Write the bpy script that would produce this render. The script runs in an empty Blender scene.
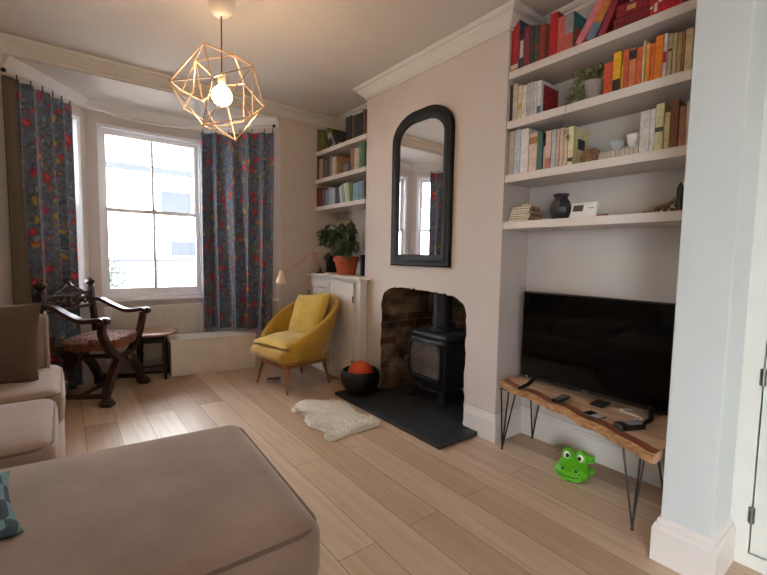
import bpy, bmesh, math, random
from mathutils import Vector, Matrix, noise
random.seed(7)
R = math.radians
SC = bpy.context.scene
COL = SC.collection

# ------------------------------------------------------------------ camera
FPX = 415.0
YAW, PIT, ROL = R(37.72), R(4.25), R(1.015)
CAM = Vector((0, 0, 1.2))
def cam_axes():
    rt = Vector((math.cos(YAW), -math.sin(YAW), 0)); fw = Vector((math.sin(YAW), math.cos(YAW), 0)); up = Vector((0, 0, 1))
    f2 = fw*math.cos(PIT) - up*math.sin(PIT); u2 = up*math.cos(PIT) + fw*math.sin(PIT)
    r3 = rt*math.cos(ROL) + u2*math.sin(ROL); u3 = u2*math.cos(ROL) - rt*math.sin(ROL)
    return r3, u3, f2
RT, UP, FW = cam_axes()
cam = bpy.data.objects.new('camera', bpy.data.cameras.new('camera')); COL.objects.link(cam)
cam.data.sensor_width = 36; cam.data.lens = FPX/767*36; cam.data.clip_start = .05; cam.data.clip_end = 200
cam.matrix_world = Matrix(((RT.x, UP.x, -FW.x, CAM.x), (RT.y, UP.y, -FW.y, CAM.y), (RT.z, UP.z, -FW.z, CAM.z), (0, 0, 0, 1)))
SC.camera = cam
def ray(x, y): return RT*((x-383.5)/FPX) - UP*((y-287.5)/FPX) + FW
def onX(X, x, y): d = ray(x, y); return CAM + d*(X/d.x)
def onY(Y, x, y): d = ray(x, y); return CAM + d*(Y/d.y)
def onZ(Z, x, y): d = ray(x, y); return CAM + d*((Z-1.2)/d.z)

# ------------------------------------------------------------------ materials
def lin(c):
    return tuple(((v/255)/12.92 if v/255 <= .04045 else ((v/255+.055)/1.055)**2.4) for v in c) + (1,)
class NT:
    def __init__(s, name):
        s.m = bpy.data.materials.new(name); s.m.use_nodes = True; s.t = s.m.node_tree; s.n = s.t.nodes
        s.n.clear(); s.out = s.n.new('ShaderNodeOutputMaterial')
        s.b = s.n.new('ShaderNodeBsdfPrincipled'); s.t.links.new(s.b.outputs[0], s.out.inputs[0])
    def l(s, a, b): s.t.links.new(a, b)
    def node(s, k, **kw):
        n = s.n.new(k)
        for a, v in kw.items():
            if hasattr(n, a) and not a[0].isupper(): setattr(n, a, v)
        for a, v in kw.items():
            if a[0].isupper(): n.inputs[a.replace('_', ' ')].default_value = v
        return n
    def mix(s, fac, a, b, mode='MIX'):
        n = s.n.new('ShaderNodeMix'); n.data_type = 'RGBA'; n.blend_type = mode
        for sock, v in ((0, fac), (6, a), (7, b)):
            if isinstance(v, (int, float, tuple)): n.inputs[sock].default_value = v
            else: s.l(v, n.inputs[sock])
        return n.outputs[2]
    def ramp(s, fac, stops):
        n = s.n.new('ShaderNodeValToRGB'); e = n.color_ramp.elements
        while len(e) < len(stops): e.new(.5)
        for k, (p, c) in enumerate(stops): e[k].position = p; e[k].color = c if len(c) == 4 else lin(c)
        s.l(fac, n.inputs[0]); return n.outputs[0]
    def bump(s, h, strength=.3, dist=.01):
        n = s.n.new('ShaderNodeBump'); n.inputs['Strength'].default_value = strength; n.inputs['Distance'].default_value = dist
        s.l(h, n.inputs['Height']); s.l(n.outputs[0], s.b.inputs['Normal'])
    def co(s, kind='Object'): return s.n.new('ShaderNodeTexCoord').outputs[kind]
_pm = {}
def pm(name, rgb, rough=.6, metal=0, var=.06, scale=12, bump=0, bscale=60, spec=.5, sheen=0):
    """plain surface with a little procedural variation"""
    if name in _pm: return _pm[name]
    t = NT(name); c = t.co()
    nz = t.node('ShaderNodeTexNoise', Scale=scale, Detail=4.0); t.l(c, nz.inputs['Vector'])
    a = lin(rgb); d = tuple(v*(1-var*2) for v in a[:3])+(1,); u = tuple(min(1, v*(1+var*2)) for v in a[:3])+(1,)
    t.l(t.ramp(nz.outputs[0], [(.3, d), (.7, u)]), t.b.inputs['Base Color'])
    t.b.inputs['Roughness'].default_value = rough; t.b.inputs['Metallic'].default_value = metal
    t.b.inputs['Specular IOR Level'].default_value = spec
    if sheen: t.b.inputs['Sheen Weight'].default_value = sheen
    if bump:
        n2 = t.node('ShaderNodeTexNoise', Scale=bscale, Detail=3.0); t.l(c, n2.inputs['Vector']); t.bump(n2.outputs[0], bump, .004)
    _pm[name] = t.m; return t.m

WALL = pm('wall_paint', (206, 196, 190), .9, var=.012, scale=2, spec=.2)
WALLW = pm('niche_paint', (206, 200, 194), .85, var=.012, scale=2, spec=.2)
PILLAR = pm('pillar_paint', (204, 211, 211), .8, var=.01, scale=2, spec=.2)
CEIL = pm('ceiling_paint', (212, 204, 198), .95, var=.012, scale=2, spec=.1)
TRIM = pm('white_gloss_trim', (220, 216, 211), .45, var=.01, scale=4)
DOORP = pm('door_paint', (220, 222, 214), .45, var=.01, scale=4)
WINP = pm('window_paint', (238, 238, 240), .4, var=.01, scale=4)
SHELFP = pm('shelf_paint', (214, 206, 200), .5, var=.01, scale=4)
CUPP = pm('cupboard_paint', (226, 220, 214), .45, var=.015, scale=5)
CHESTP = pm('chest_paint', (234, 228, 220), .45, var=.03, scale=7)
RADP = pm('radiator_enamel', (222, 218, 210), .35, var=.01)
BLACKP = pm('black_plastic', (14, 14, 15), .35, var=.02)
BLACKM = pm('cast_iron', (34, 38, 44), .5, .3, var=.1, bump=.3, bscale=90)
SLATE = pm('slate', (44, 48, 54), .45, var=.16, scale=9, bump=.25, bscale=40)
IRON = pm('dark_steel', (70, 66, 62), .4, .8, var=.08)
CHROME = pm('hinge_steel', (120, 118, 112), .35, .9)
BRASSW = pm('copper_wire', (216, 184, 152), .35, .7, var=.05)
TERRA = pm('terracotta', (186, 92, 62), .8, var=.08, bump=.15)
LAMPW = pm('white_ceramic', (232, 224, 214), .35, var=.01)
CREAM = pm('cream_enamel', (236, 220, 190), .35, var=.01)
CORD = pm('red_cord', (150, 70, 70), .8)
PINK = pm('pink_cable', (206, 122, 108), .6)
PAGES = pm('book_pages', (214, 204, 184), .9, var=.06, scale=60)
LEAF = pm('leaf_green', (92, 112, 84), .5, var=.3, scale=30)
LEAF2 = pm('leaf_olive', (132, 138, 92), .55, var=.25, scale=40)
SOIL = pm('soil', (48, 36, 28), .95, var=.2, scale=60)

def mat_floor():
    t = NT('oak_floor'); c = t.co(); sp = t.node('ShaderNodeSeparateXYZ'); t.l(c, sp.inputs[0])
    cb = t.node('ShaderNodeCombineXYZ'); t.l(sp.outputs[1], cb.inputs[0])
    ad = t.node('ShaderNodeMath', operation='ADD'); ad.inputs[1].default_value = 20*.185-.082; t.l(sp.outputs[0], ad.inputs[0]); t.l(ad.outputs[0], cb.inputs[1])
    br = t.node('ShaderNodeTexBrick', offset=.37, offset_frequency=2, squash=1.0, Scale=1.0, Mortar_Size=.0016, Mortar_Smooth=.3, Bias=0.0, Brick_Width=2.1, Row_Height=.185)
    t.l(cb.outputs[0], br.inputs['Vector'])
    br.inputs['Color1'].default_value = (0, 0, 0, 1); br.inputs['Color2'].default_value = (1, 1, 1, 1); br.inputs['Mortar'].default_value = (.5, .5, .5, 1)
    base = t.ramp(br.outputs[0], [(0, (188, 160, 134)), (.5, (210, 184, 158)), (1, (226, 206, 184))])
    mp = t.node('ShaderNodeMapping'); mp.inputs['Scale'].default_value = (26, 1.3, 1); t.l(c, mp.inputs['Vector'])
    # shift the grain from board to board
    ofs = t.node('ShaderNodeVectorMath', operation='MULTIPLY_ADD'); ofs.inputs[1].default_value = (7, 13, 0)
    t.l(br.outputs[0], ofs.inputs[0]); t.l(mp.outputs[0], ofs.inputs[2])
    n1 = t.node('ShaderNodeTexNoise', Scale=1.6, Detail=7.0, Roughness=.65, Distortion=.6); t.l(ofs.outputs[0], n1.inputs['Vector'])
    g = t.ramp(n1.outputs[0], [(.32, (206, 198, 188)), (.5, (240, 238, 236)), (.7, (255, 255, 255))])
    wv = t.node('ShaderNodeTexNoise', Scale=.45, Detail=2.0, Distortion=1.6); t.l(ofs.outputs[0], wv.inputs['Vector'])
    g2 = t.ramp(wv.outputs[0], [(.35, (232, 222, 212)), (.65, (255, 255, 255))])
    col = t.mix(.4, base, g, 'MULTIPLY'); col = t.mix(.5, col, g2, 'MULTIPLY')
    col = t.mix(br.outputs['Fac'], col, lin((110, 84, 62)))
    t.l(col, t.b.inputs['Base Color'])
    t.b.inputs['Roughness'].default_value = .36
    inv = t.node('ShaderNodeMath', operation='SUBTRACT'); inv.inputs[0].default_value = 1; t.l(br.outputs['Fac'], inv.inputs[1])
    a2 = t.node('ShaderNodeMath', operation='MULTIPLY_ADD'); a2.inputs[1].default_value = .25; t.l(n1.outputs[0], a2.inputs[0]); t.l(inv.outputs[0], a2.inputs[2])
    t.bump(a2.outputs[0], .25, .002); return t.m
FLOOR = mat_floor()

def mat_brick():
    t = NT('old_brick'); c = t.co(); sp = t.node('ShaderNodeSeparateXYZ'); t.l(c, sp.inputs[0])
    ad = t.node('ShaderNodeMath', operation='ADD'); t.l(sp.outputs[0], ad.inputs[0]); t.l(sp.outputs[1], ad.inputs[1])
    cb = t.node('ShaderNodeCombineXYZ'); t.l(ad.outputs[0], cb.inputs[0]); t.l(sp.outputs[2], cb.inputs[1])
    nz = t.node('ShaderNodeTexNoise', Scale=14.0, Detail=3.0); t.l(c, nz.inputs['Vector'])
    mv = t.node('ShaderNodeVectorMath', operation='MULTIPLY_ADD'); mv.inputs[1].default_value = (.016, .016, 0); t.l(nz.outputs['Color'], mv.inputs[0]); t.l(cb.outputs[0], mv.inputs[2])
    br = t.node('ShaderNodeTexBrick', Scale=1.0, Mortar_Size=.007, Mortar_Smooth=.4, Brick_Width=.2, Row_Height=.07)
    t.l(mv.outputs[0], br.inputs['Vector'])
    br.inputs['Color1'].default_value = (0, 0, 0, 1); br.inputs['Color2'].default_value = (1, 1, 1, 1)
    b = t.ramp(br.outputs[0], [(0, (112, 72, 56)), (.45, (150, 118, 92)), (.8, (172, 150, 122)), (1, (84, 64, 56))])
    b = t.mix(br.outputs['Fac'], b, lin((158, 142, 120)))
    n2 = t.node('ShaderNodeTexNoise', Scale=5.0, Detail=5.0); t.l(c, n2.inputs['Vector'])
    b = t.mix(1.0, b, t.ramp(n2.outputs[0], [(.3, (120, 112, 106)), (.65, (255, 250, 245))]), 'MULTIPLY')
    t.l(b, t.b.inputs['Base Color']); t.b.inputs['Roughness'].default_value = .95
    n3 = t.node('ShaderNodeMath', operation='SUBTRACT'); t.l(nz.outputs[0], n3.inputs[0]); t.l(br.outputs['Fac'], n3.inputs[1])
    t.bump(n3.outputs[0], .8, .012); return t.m
BRICK = mat_brick()

def mat_curtain():
    t = NT('floral_curtain'); c = t.co('UV')
    w = t.node('ShaderNodeTexNoise', Scale=9.0, Detail=2.0); t.l(c, w.inputs['Vector'])
    mv = t.node('ShaderNodeVectorMath', operation='MULTIPLY_ADD'); mv.inputs[1].default_value = (.13, .13, 0); t.l(w.outputs['Color'], mv.inputs[0]); t.l(c, mv.inputs[2])
    col = lin((66, 78, 94))
    n0 = t.node('ShaderNodeTexNoise', Scale=26.0, Detail=4.0); t.l(c, n0.inputs['Vector'])
    col = t.ramp(n0.outputs[0], [(.35, (60, 68, 90)), (.65, (100, 108, 134))])
    # stems and leaves: thin bands of distorted noise
    def band(scale, lo, w_, rgb, seed):
        nonlocal col
        mp = t.node('ShaderNodeMapping'); mp.inputs['Location'].default_value = (seed, seed*1.7, 0); t.l(mv.outputs[0], mp.inputs[0])
        n = t.node('ShaderNodeTexNoise', Scale=scale, Detail=1.5, Distortion=1.2); t.l(mp.outputs[0], n.inputs['Vector'])
        k = lin((255, 255, 255)); z = (0, 0, 0, 1)
        m = t.ramp(n.outputs[0], [(lo-w_, z), (lo-w_*.4, k), (lo+w_*.4, k), (lo+w_, z)])
        col = t.mix(m, col, lin(rgb))
    band(9, .47, .022, (46, 84, 100), 1.3)
    band(13, .52, .02, (84, 120, 138), 4.1)
    band(11, .6, .02, (120, 110, 52), 7.7)
    band(12, .40, .018, (30, 34, 44), 2.2)
    def spots(scale, r0, r1, rgb, seed, keep, soft=.04):
        nonlocal col
        mp = t.node('ShaderNodeMapping'); mp.inputs['Location'].default_value = (seed, seed*2.3, 0); t.l(mv.outputs[0], mp.inputs[0])
        v = t.node('ShaderNodeTexVoronoi', voronoi_dimensions='2D', Scale=scale, Randomness=1.0); t.l(mp.outputs[0], v.inputs['Vector'])
        m = t.ramp(v.outputs['Distance'], [(r0, (1, 1, 1, 1)), (r0+soft, (0, 0, 0, 1))])
        s = t.node('ShaderNodeSeparateColor'); t.l(v.outputs['Color'], s.inputs[0])
        g = t.node('ShaderNodeMath', operation='LESS_THAN'); g.inputs[1].default_value = keep; t.l(s.outputs[0], g.inputs[0])
        mm = t.node('ShaderNodeMath', operation='MULTIPLY'); t.l(m, mm.inputs[0]); t.l(g.outputs[0], mm.inputs[1])
        col = t.mix(mm.outputs[0], col, lin(rgb))
    spots(5.2, .18, 0, (144, 34, 62), 0.4, .62, .02)
    spots(5.2, .09, 0, (196, 62, 66), 0.4, .62, .03)
    spots(8, .14, 0, (130, 46, 84), 5.5, .5, .04)
    spots(7, .12, 0, (168, 138, 52), 9.2, .32, .04)
    spots(9, .13, 0, (176, 66, 50), 3.1, .25, .04)
    spots(11, .13, 0, (104, 140, 150), 6.4, .3, .04)
    t.l(col, t.b.inputs['Base Color']); t.b.inputs['Roughness'].default_value = .6
    t.b.inputs['Sheen Weight'].default_value = .3; t.bump(n0.outputs[0], .15, .003); return t.m
CURT = mat_curtain()
LINING = pm('curtain_lining', (92, 84, 72), .9, var=.06, bump=.1)

def mat_wood(name, dark, light, scale=(2, 22, 22), rough=.45):
    t = NT(name); c = t.co(); mp = t.node('ShaderNodeMapping'); mp.inputs['Scale'].default_value = scale; t.l(c, mp.inputs[0])
    n = t.node('ShaderNodeTexNoise', Scale=1.5, Detail=5.0, Distortion=.8); t.l(mp.outputs[0], n.inputs['Vector'])
    t.l(t.ramp(n.outputs[0], [(.3, dark), (.7, light)]), t.b.inputs['Base Color']); t.b.inputs['Roughness'].default_value = rough
    t.bump(n.outputs[0], .1, .002); return t.m
DARKW = mat_wood('dark_carved_oak', (30, 16, 12), (62, 34, 24), (8, 8, 8), .3)
BLACKW = mat_wood('ebonised_wood', (14, 11, 10), (34, 26, 22), (8, 8, 8), .35)
TEAK = mat_wood('teak_leg', (138, 82, 48), (182, 118, 76), (12, 12, 3), .45)
TABLEW = mat_wood('worn_table_top', (128, 82, 62), (186, 140, 114), (3, 20, 10), .35)
LIVE = mat_wood('live_edge_slab', (186, 146, 112), (220, 186, 152), (14, 1.6, 10), .5)
BARK = mat_wood('live_edge_bark', (132, 86, 56), (214, 168, 116), (30, 14, 14), .7)
HEART = mat_wood('red_heartwood', (112, 58, 40), (150, 88, 62), (14, 1.6, 10), .5)
ARMW = mat_wood('lamp_arm_wood', (170, 130, 96), (206, 168, 132), (12, 12, 12), .5)

def mat_fabric(name, rgb, weave=260, var=.08, big=3, sheen=.35):
    t = NT(name); c = t.co(); n = t.node('ShaderNodeTexNoise', Scale=float(big), Detail=5.0, Roughness=.6); t.l(c, n.inputs['Vector'])
    a = lin(rgb); d = tuple(v*(1-var*2) for v in a[:3])+(1,); u = tuple(min(1, v*(1+var*2)) for v in a[:3])+(1,)
    t.l(t.ramp(n.outputs[0], [(.32, d), (.68, u)]), t.b.inputs['Base Color']); t.b.inputs['Roughness'].default_value = .92
    t.b.inputs['Sheen Weight'].default_value = sheen; t.b.inputs['Specular IOR Level'].default_value = .2
    n2 = t.node('ShaderNodeTexNoise', Scale=float(weave), Detail=2.0); t.l(c, n2.inputs['Vector'])
    n3 = t.node('ShaderNodeMath', operation='MULTIPLY_ADD'); n3.inputs[1].default_value = 2.5; t.l(n.outputs[0], n3.inputs[0]); t.l(n2.outputs[0], n3.inputs[2])
    t.bump(n3.outputs[0], .25, .006); return t.m
SOFA = mat_fabric('taupe_velour', (156, 134, 121), var=.09)
PIPE = mat_fabric('taupe_piping', (118, 100, 90), var=.04)
BROWN = mat_fabric('brown_cushion_cloth', (82, 64, 54), var=.07)
YEL = mat_fabric('mustard_wool', (190, 152, 56), var=.06, big=8)
YEL2 = mat_fabric('yellow_cushion_cloth', (206, 172, 78), var=.05, big=10)
WOOL = mat_fabric('sheepskin_wool', (252, 247, 238), var=.01, big=20, weave=120)

def mat_tapestry():
    t = NT('tapestry_seat'); c = t.co()
    v = t.node('ShaderNodeTexVoronoi', Scale=22.0); t.l(c, v.inputs['Vector'])
    n = t.node('ShaderNodeTexNoise', Scale=26.0, Detail=3.0, Distortion=1.5); t.l(c, n.inputs['Vector'])
    col = t.mix(t.ramp(n.outputs[0], [(.42, (0, 0, 0, 1)), (.5, (1, 1, 1, 1))]), lin((92, 60, 62)), lin((176, 140, 132)))
    col = t.mix(t.ramp(v.outputs['Distance'], [(.2, (1, 1, 1, 1)), (.3, (0, 0, 0, 1))]), col, lin((152, 84, 84)))
    t.l(col, t.b.inputs['Base Color']); t.b.inputs['Roughness'].default_value = .8; return t.m
TAPE = mat_tapestry()
def mat_pattern():
    t = NT('geometric_cushion'); c = t.co(); ch = t.node('ShaderNodeTexChecker', Scale=9.0); t.l(c, ch.inputs['Vector'])
    ch.inputs['Color1'].default_value = lin((96, 128, 130)); ch.inputs['Color2'].default_value = lin((46, 60, 76))
    t.l(ch.outputs[0], t.b.inputs['Base Color']); t.b.inputs['Roughness'].default_value = .9; return t.m
GEO = mat_pattern()
def mat_glass(name='window_glass'):
    t = NT(name); t.n.remove(t.b)
    tr = t.node('ShaderNodeBsdfTransparent'); gl = t.node('ShaderNodeBsdfGlossy'); gl.inputs['Roughness'].default_value = .02
    fr = t.node('ShaderNodeFresnel'); fr.inputs[0].default_value = 1.45; mx = t.node('ShaderNodeMixShader')
    t.l(fr.outputs[0], mx.inputs[0]); t.l(tr.outputs[0], mx.inputs[1]); t.l(gl.outputs[0], mx.inputs[2]); t.l(mx.outputs[0], t.out.inputs[0]); return t.m
GLASS = mat_glass()
def mat_emit(name, rgb, s):
    t = NT(name); t.b.inputs['Base Color'].default_value = lin(rgb); t.b.inputs['Emission Color'].default_value = lin(rgb); t.b.inputs['Emission Strength'].default_value = s; return t.m
BULB = mat_emit('glowing_bulb', (255, 214, 160), 60)
def mat_mirror():
    t = NT('mirror_silver'); t.b.inputs['Metallic'].default_value = 1; t.b.inputs['Base Color'].default_value = (.86, .87, .87, 1); t.b.inputs['Roughness'].default_value = .015; return t.m
MIRROR = mat_mirror()
SCREEN = pm('tv_screen', (3, 3, 4), .07, var=0, spec=.3)
STOVEGLASS = pm('sooty_glass', (92, 84, 76), .25, var=.2, scale=9)
FRAMEB = pm('black_mirror_frame', (20, 18, 17), .6, var=.2, bump=.3, bscale=50, spec=.25)
GREEN = pm('green_rubber', (98, 190, 30), .4, var=.03)
WHITE = pm('white_plastic', (232, 232, 228), .35, var=.01)
ORANGE = pm('orange_ball', (214, 82, 32), .55, var=.06)

# ------------------------------------------------------------------ mesh builder
class MB:
    def __init__(s): s.v = []; s.f = []; s.mi = []; s.uv = None
    def add(s, vs, fs, mi=0):
        b = len(s.v); s.v += [Vector(v) for v in vs]; s.f += [tuple(i+b for i in f) for f in fs]; s.mi += [mi]*len(fs); return s
    def box(s, x0, x1, y0, y1, z0, z1, mi=0, M=None):
        vs = [Vector((x, y, z)) for x in (x0, x1) for y in (y0, y1) for z in (z0, z1)]
        if M: vs = [M @ v for v in vs]
        return s.add(vs, [(0, 1, 3, 2), (4, 6, 7, 5), (0, 4, 5, 1), (2, 3, 7, 6), (0, 2, 6, 4), (1, 5, 7, 3)], mi)
    def tube(s, pts, r, n=8, closed=False, mi=0, cap=True, flat=1.0):
        pts = [Vector(p) for p in pts]; N = len(pts); rs = r if isinstance(r, (list, tuple)) else [r]*N
        prev = None; rings = []
        for i, p in enumerate(pts):
            a = pts[(i-1) % N] if (closed or i > 0) else p; b = pts[(i+1) % N] if (closed or i < N-1) else p
            t = (b-a).normalized()
            if prev is None:
                u = t.orthogonal().normalized() if abs(t.z) > .95 else t.cross(Vector((0, 0, 1))).normalized()
            else:
                u = (prev - t*prev.dot(t)).normalized()
            prev = u; w = t.cross(u)
            rings.append([p + u*math.cos(2*math.pi*k/n)*rs[i] + w*math.sin(2*math.pi*k/n)*rs[i]*flat for k in range(n)])
        vs = [v for q in rings for v in q]; fs = []
        for i in range(N if closed else N-1):
            j = (i+1) % N
            for k in range(n): fs.append((i*n+k, i*n+(k+1) % n, j*n+(k+1) % n, j*n+k))
        if cap and not closed: fs.append(tuple(range(n))[::-1]); fs.append(tuple((N-1)*n+k for k in range(n)))
        return s.add(vs, fs, mi)
    def lathe(s, prof, c=(0, 0, 0), n=32, mi=0, M=None, capb=True, capt=True):
        c = Vector(c); vs = []
        for r, z in prof:
            for k in range(n):
                a = 2*math.pi*k/n; v = Vector((r*math.cos(a), r*math.sin(a), z))
                if M: v = M @ v
                vs.append(v + c)
        fs = [(i*n+k, i*n+(k+1) % n, (i+1)*n+(k+1) % n, (i+1)*n+k) for i in range(len(prof)-1) for k in range(n)]
        if capb and prof[0][0] > 1e-4: fs.append(tuple(range(n))[::-1])
        if capt and prof[-1][0] > 1e-4: fs.append(tuple((len(prof)-1)*n+k for k in range(n)))
        return s.add(vs, fs, mi)
    def grid(s, fn, nu, nv, mi=0, cu=False):
        vs = [fn(i/(nu if cu else nu-1) if True else 0, j/(nv-1)) for i in range(nu) for j in range(nv)]
        fs = []
        for i in range(nu if cu else nu-1):
            i2 = (i+1) % nu
            for j in range(nv-1): fs.append((i*nv+j, i2*nv+j, i2*nv+j+1, i*nv+j+1))
        return s.add(vs, fs, mi)
    def prism(s, pts2, lo, hi, axis='z', mi=0):
        """extrude a 2D outline; axis z: (x,y); axis x: (y,z); axis y: (x,z)"""
        def P(a, b, h): return {'z': (a, b, h), 'x': (h, a, b), 'y': (a, h, b)}[axis]
        n = len(pts2); vs = [P(a, b, lo) for a, b in pts2] + [P(a, b, hi) for a, b in pts2]
        fs = [tuple(range(n))[::-1], tuple(range(n, 2*n))] + [(i, (i+1) % n, n+(i+1) % n, n+i) for i in range(n)]
        return s.add(vs, fs, mi)
    def rbox(s, sx, sy, sz, r, c=(0, 0, 0), puff=0, ni=6, M=None, mi=0, fn=None):
        """soft box: rounded edges and crowned faces"""
        h = Vector((sx/2, sy/2, sz/2)); r = min(r, min(h)*.999)
        def axis(H):
            e = [-H + r*(1-math.cos(a*math.pi/8)) for a in range(4)]
            mid = [(-H+r) + (2*(H-r))*k/ni for k in range(ni+1)]
            return e + mid + [-q for q in e[::-1]]
        A = [axis(h[i]) for i in range(3)]; idx = {}; vs = []; fs = []
        def put(i, j, k):
            key = (i, j, k)
            if key in idx: return idx[key]
            p = Vector((A[0][i], A[1][j], A[2][k])); q = Vector([max(-(h[a]-r), min(h[a]-r, p[a])) for a in range(3)])
            d = p-q
            if d.length > 1e-9: p = q + d.normalized()*r
            if puff:
                nx, ny, nz = p.x/h.x, p.y/h.y, p.z/h.z
                p.z += puff*(1-nx*nx)*(1-ny*ny)*(1 if p.z > 0 else -.3)*min(1, abs(nz)*1.2)
                p.x += math.copysign(puff*.5, p.x)*(1-nz*nz)*(1-ny*ny)*abs(nx)**4
                p.y += math.copysign(puff*.5, p.y)*(1-nz*nz)*(1-nx*nx)*abs(ny)**4
            if fn: p = fn(p)
            if M: p = M @ p
            idx[key] = len(vs); vs.append(p + Vector(c)); return idx[key]
        n = [len(a) for a in A]
        for i in range(n[0]-1):
            for j in range(n[1]-1):
                fs.append((put(i, j, 0), put(i, j+1, 0), put(i+1, j+1, 0), put(i+1, j, 0))); K = n[2]-1
                fs.append((put(i, j, K), put(i+1, j, K), put(i+1, j+1, K), put(i, j+1, K)))
        for i in range(n[0]-1):
            for k in range(n[2]-1):
                fs.append((put(i, 0, k), put(i+1, 0, k), put(i+1, 0, k+1), put(i, 0, k+1))); K = n[1]-1
                fs.append((put(i, K, k), put(i, K, k+1), put(i+1, K, k+1), put(i+1, K, k)))
        for j in range(n[1]-1):
            for k in range(n[2]-1):
                fs.append((put(0, j, k), put(0, j, k+1), put(0, j+1, k+1), put(0, j+1, k))); K = n[0]-1
                fs.append((put(K, j, k), put(K, j+1, k), put(K, j+1, k+1), put(K, j, k+1)))
        return s.add(vs, fs, mi)
    def sphere(s, r, c=(0, 0, 0), sc=(1, 1, 1), n=20, mi=0, M=None):
        prof = [(max(1e-5, r*math.sin(math.pi*i/n)), -r*math.cos(math.pi*i/n)) for i in range(n+1)]
        S = Matrix.Diagonal((*sc, 1)); M2 = (M @ S) if M else S
        return s.lathe(prof, c, n*3//2, mi, M2, False, False)
    def build(s, name, mats, parent=None, smooth=False, bevel=0, seg=2, loc=None, rot=None):
        me = bpy.data.meshes.new(name); me.from_pydata([tuple(v) for v in s.v], [], s.f)
        for m in (mats if isinstance(mats, (list, tuple)) else [mats]): me.materials.append(m)
        for p, k in zip(me.polygons, s.mi): p.material_index = k
        bm = bmesh.new(); bm.from_mesh(me)
        if s.uv is None: bmesh.ops.remove_doubles(bm, verts=bm.verts, dist=1e-5); bmesh.ops.recalc_face_normals(bm, faces=bm.faces)
        bm.to_mesh(me); bm.free()
        if s.uv:
            L = me.uv_layers.new(name='UVMap')
            for lp in me.loops: L.data[lp.index].uv = s.uv[lp.vertex_index]
        if smooth:
            for p in me.polygons: p.use_smooth = True
            try: me.set_sharp_from_angle(angle=R(42))
            except Exception: pass
        o = bpy.data.objects.new(name, me); COL.objects.link(o)
        if parent: o.parent = parent
        if loc: o.location = loc
        if rot: o.rotation_euler = rot
        if bevel:
            b = o.modifiers.new('bevel', 'BEVEL'); b.width = bevel; b.segments = seg; b.limit_method = 'ANGLE'; b.angle_limit = R(40)
        return o
def tag(o, label, cat, group=None):
    o['label'] = label; o['category'] = cat
    if group: o['group'] = group
    return o
def thing(name, label, cat, loc=(0, 0, 0), rz=0, group=None, rot=None):
    o = bpy.data.objects.new(name, None); COL.objects.link(o); o.empty_display_size = .1
    o.location = loc; o.rotation_euler = rot or (0, 0, rz); return tag(o, label, cat, group)
def struct(name, mb, mats, **k):
    o = mb.build(name, mats, **k); o['kind'] = 'structure'; return o
def sweep(path, prof, closed=False):
    """profile (outward distance, z) swept along a plan path whose room side is on its right"""
    P = [Vector((a, b)) for a, b in path]; N = len(P); mb = MB(); rows = []
    for i, p in enumerate(P):
        def nrm(a, b): d = (b-a).normalized(); return Vector((d.y, -d.x))
        n1 = nrm(P[i-1], p) if (i > 0 or closed) else None
        n2 = nrm(p, P[(i+1) % N]) if (i < N-1 or closed) else None
        if n1 is None: m = n2
        elif n2 is None: m = n1
        else: m = (n1+n2)/(1+n1.dot(n2))
        rows.append([Vector((p.x+m.x*d, p.y+m.y*d, z)) for d, z in prof])
    k = len(prof); vs = [v for r_ in rows for v in r_]; fs = []
    for i in range(N if closed else N-1):
        j = (i+1) % N
        for q in range(k): fs.append((i*k+q, i*k+(q+1) % k, j*k+(q+1) % k, j*k+q))
    if not closed: fs.append(tuple(range(k))); fs.append(tuple((N-1)*k+q for q in range(k))[::-1])
    mb.add(vs, fs); return mb
def spl(pts, n=8):
    """Catmull-Rom through points"""
    P = [Vector(p) for p in pts]; out = []
    for i in range(len(P)-1):
        a = P[max(i-1, 0)]; b = P[i]; c = P[i+1]; d = P[min(i+2, len(P)-1)]
        for k in range(n):
            t = k/n; out.append(.5*((2*b)+(c-a)*t+(2*a-5*b+4*c-d)*t*t+(3*b-a-3*c+d)*t**3))
    out.append(P[-1]); return out

# ------------------------------------------------------------------ room
ZC = 2.70
XL, YBK = -1.6, -3.2
YB = 4.10                      # wall holding the bay
XC = 2.211                     # chimney breast face
XN = 2.50                      # alcove backs
C0, C1 = 1.641, 3.145          # chimney breast along Y
NB = (1.87, .405, .572)        # nib wall
XD = 2.11                      # cupboard door wall
BX0, BX1 = -.30, 1.804         # bay opening
YW = 4.79; WX0, WX1 = .20, 1.304
T = .2
struct('floor', MB().box(XL-T, 3.0, YBK-T, 5.2, -.1, 0), FLOOR)
struct('ceiling', MB().box(XL-T, 3.0, YBK-T, YB, ZC, ZC+.1), CEIL)
bayc = MB().prism([(BX0-.25, YB+.012), (BX1+.25, YB+.012), (BX1+.25, YB+.1), (WX1+.2, YW+.25), (WX0-.2, YW+.25), (BX0-.25, YB+.1)], 2.59, 2.69)
struct('ceiling_bay', bayc, CEIL)
DY0, DY1, DZ = -2.75, -1.05, 2.2
struct('wall_left', MB().box(XL-T, XL, DY1, YB+T, 0, ZC).box(XL-T, XL, YBK, DY0, 0, ZC).box(XL-T, XL, DY0, DY1, DZ, ZC), WALL)
wf = MB().box(XL, BX0, YB, YB+T*.9, 0, ZC).box(BX1, 2.75, YB, YB+.18, 0, ZC).box(BX0, BX1, YB, YB+.012, 2.59, ZC)
struct('wall_front', wf, WALL)
struct('wall_back', MB().box(XL-T, XD+.2, YBK-T, YBK, 0, ZC), WALL)
gd = MB()
for a in (DY0, DY0+.76, DY0+1.53, DY1-.06): gd.box(XL-.12, XL-.06, a, a+.06, 0, DZ)
gd.box(XL-.12, XL-.06, DY0, DY1, 0, .08).box(XL-.12, XL-.06, DY0, DY1, DZ-.07, DZ)
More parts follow.
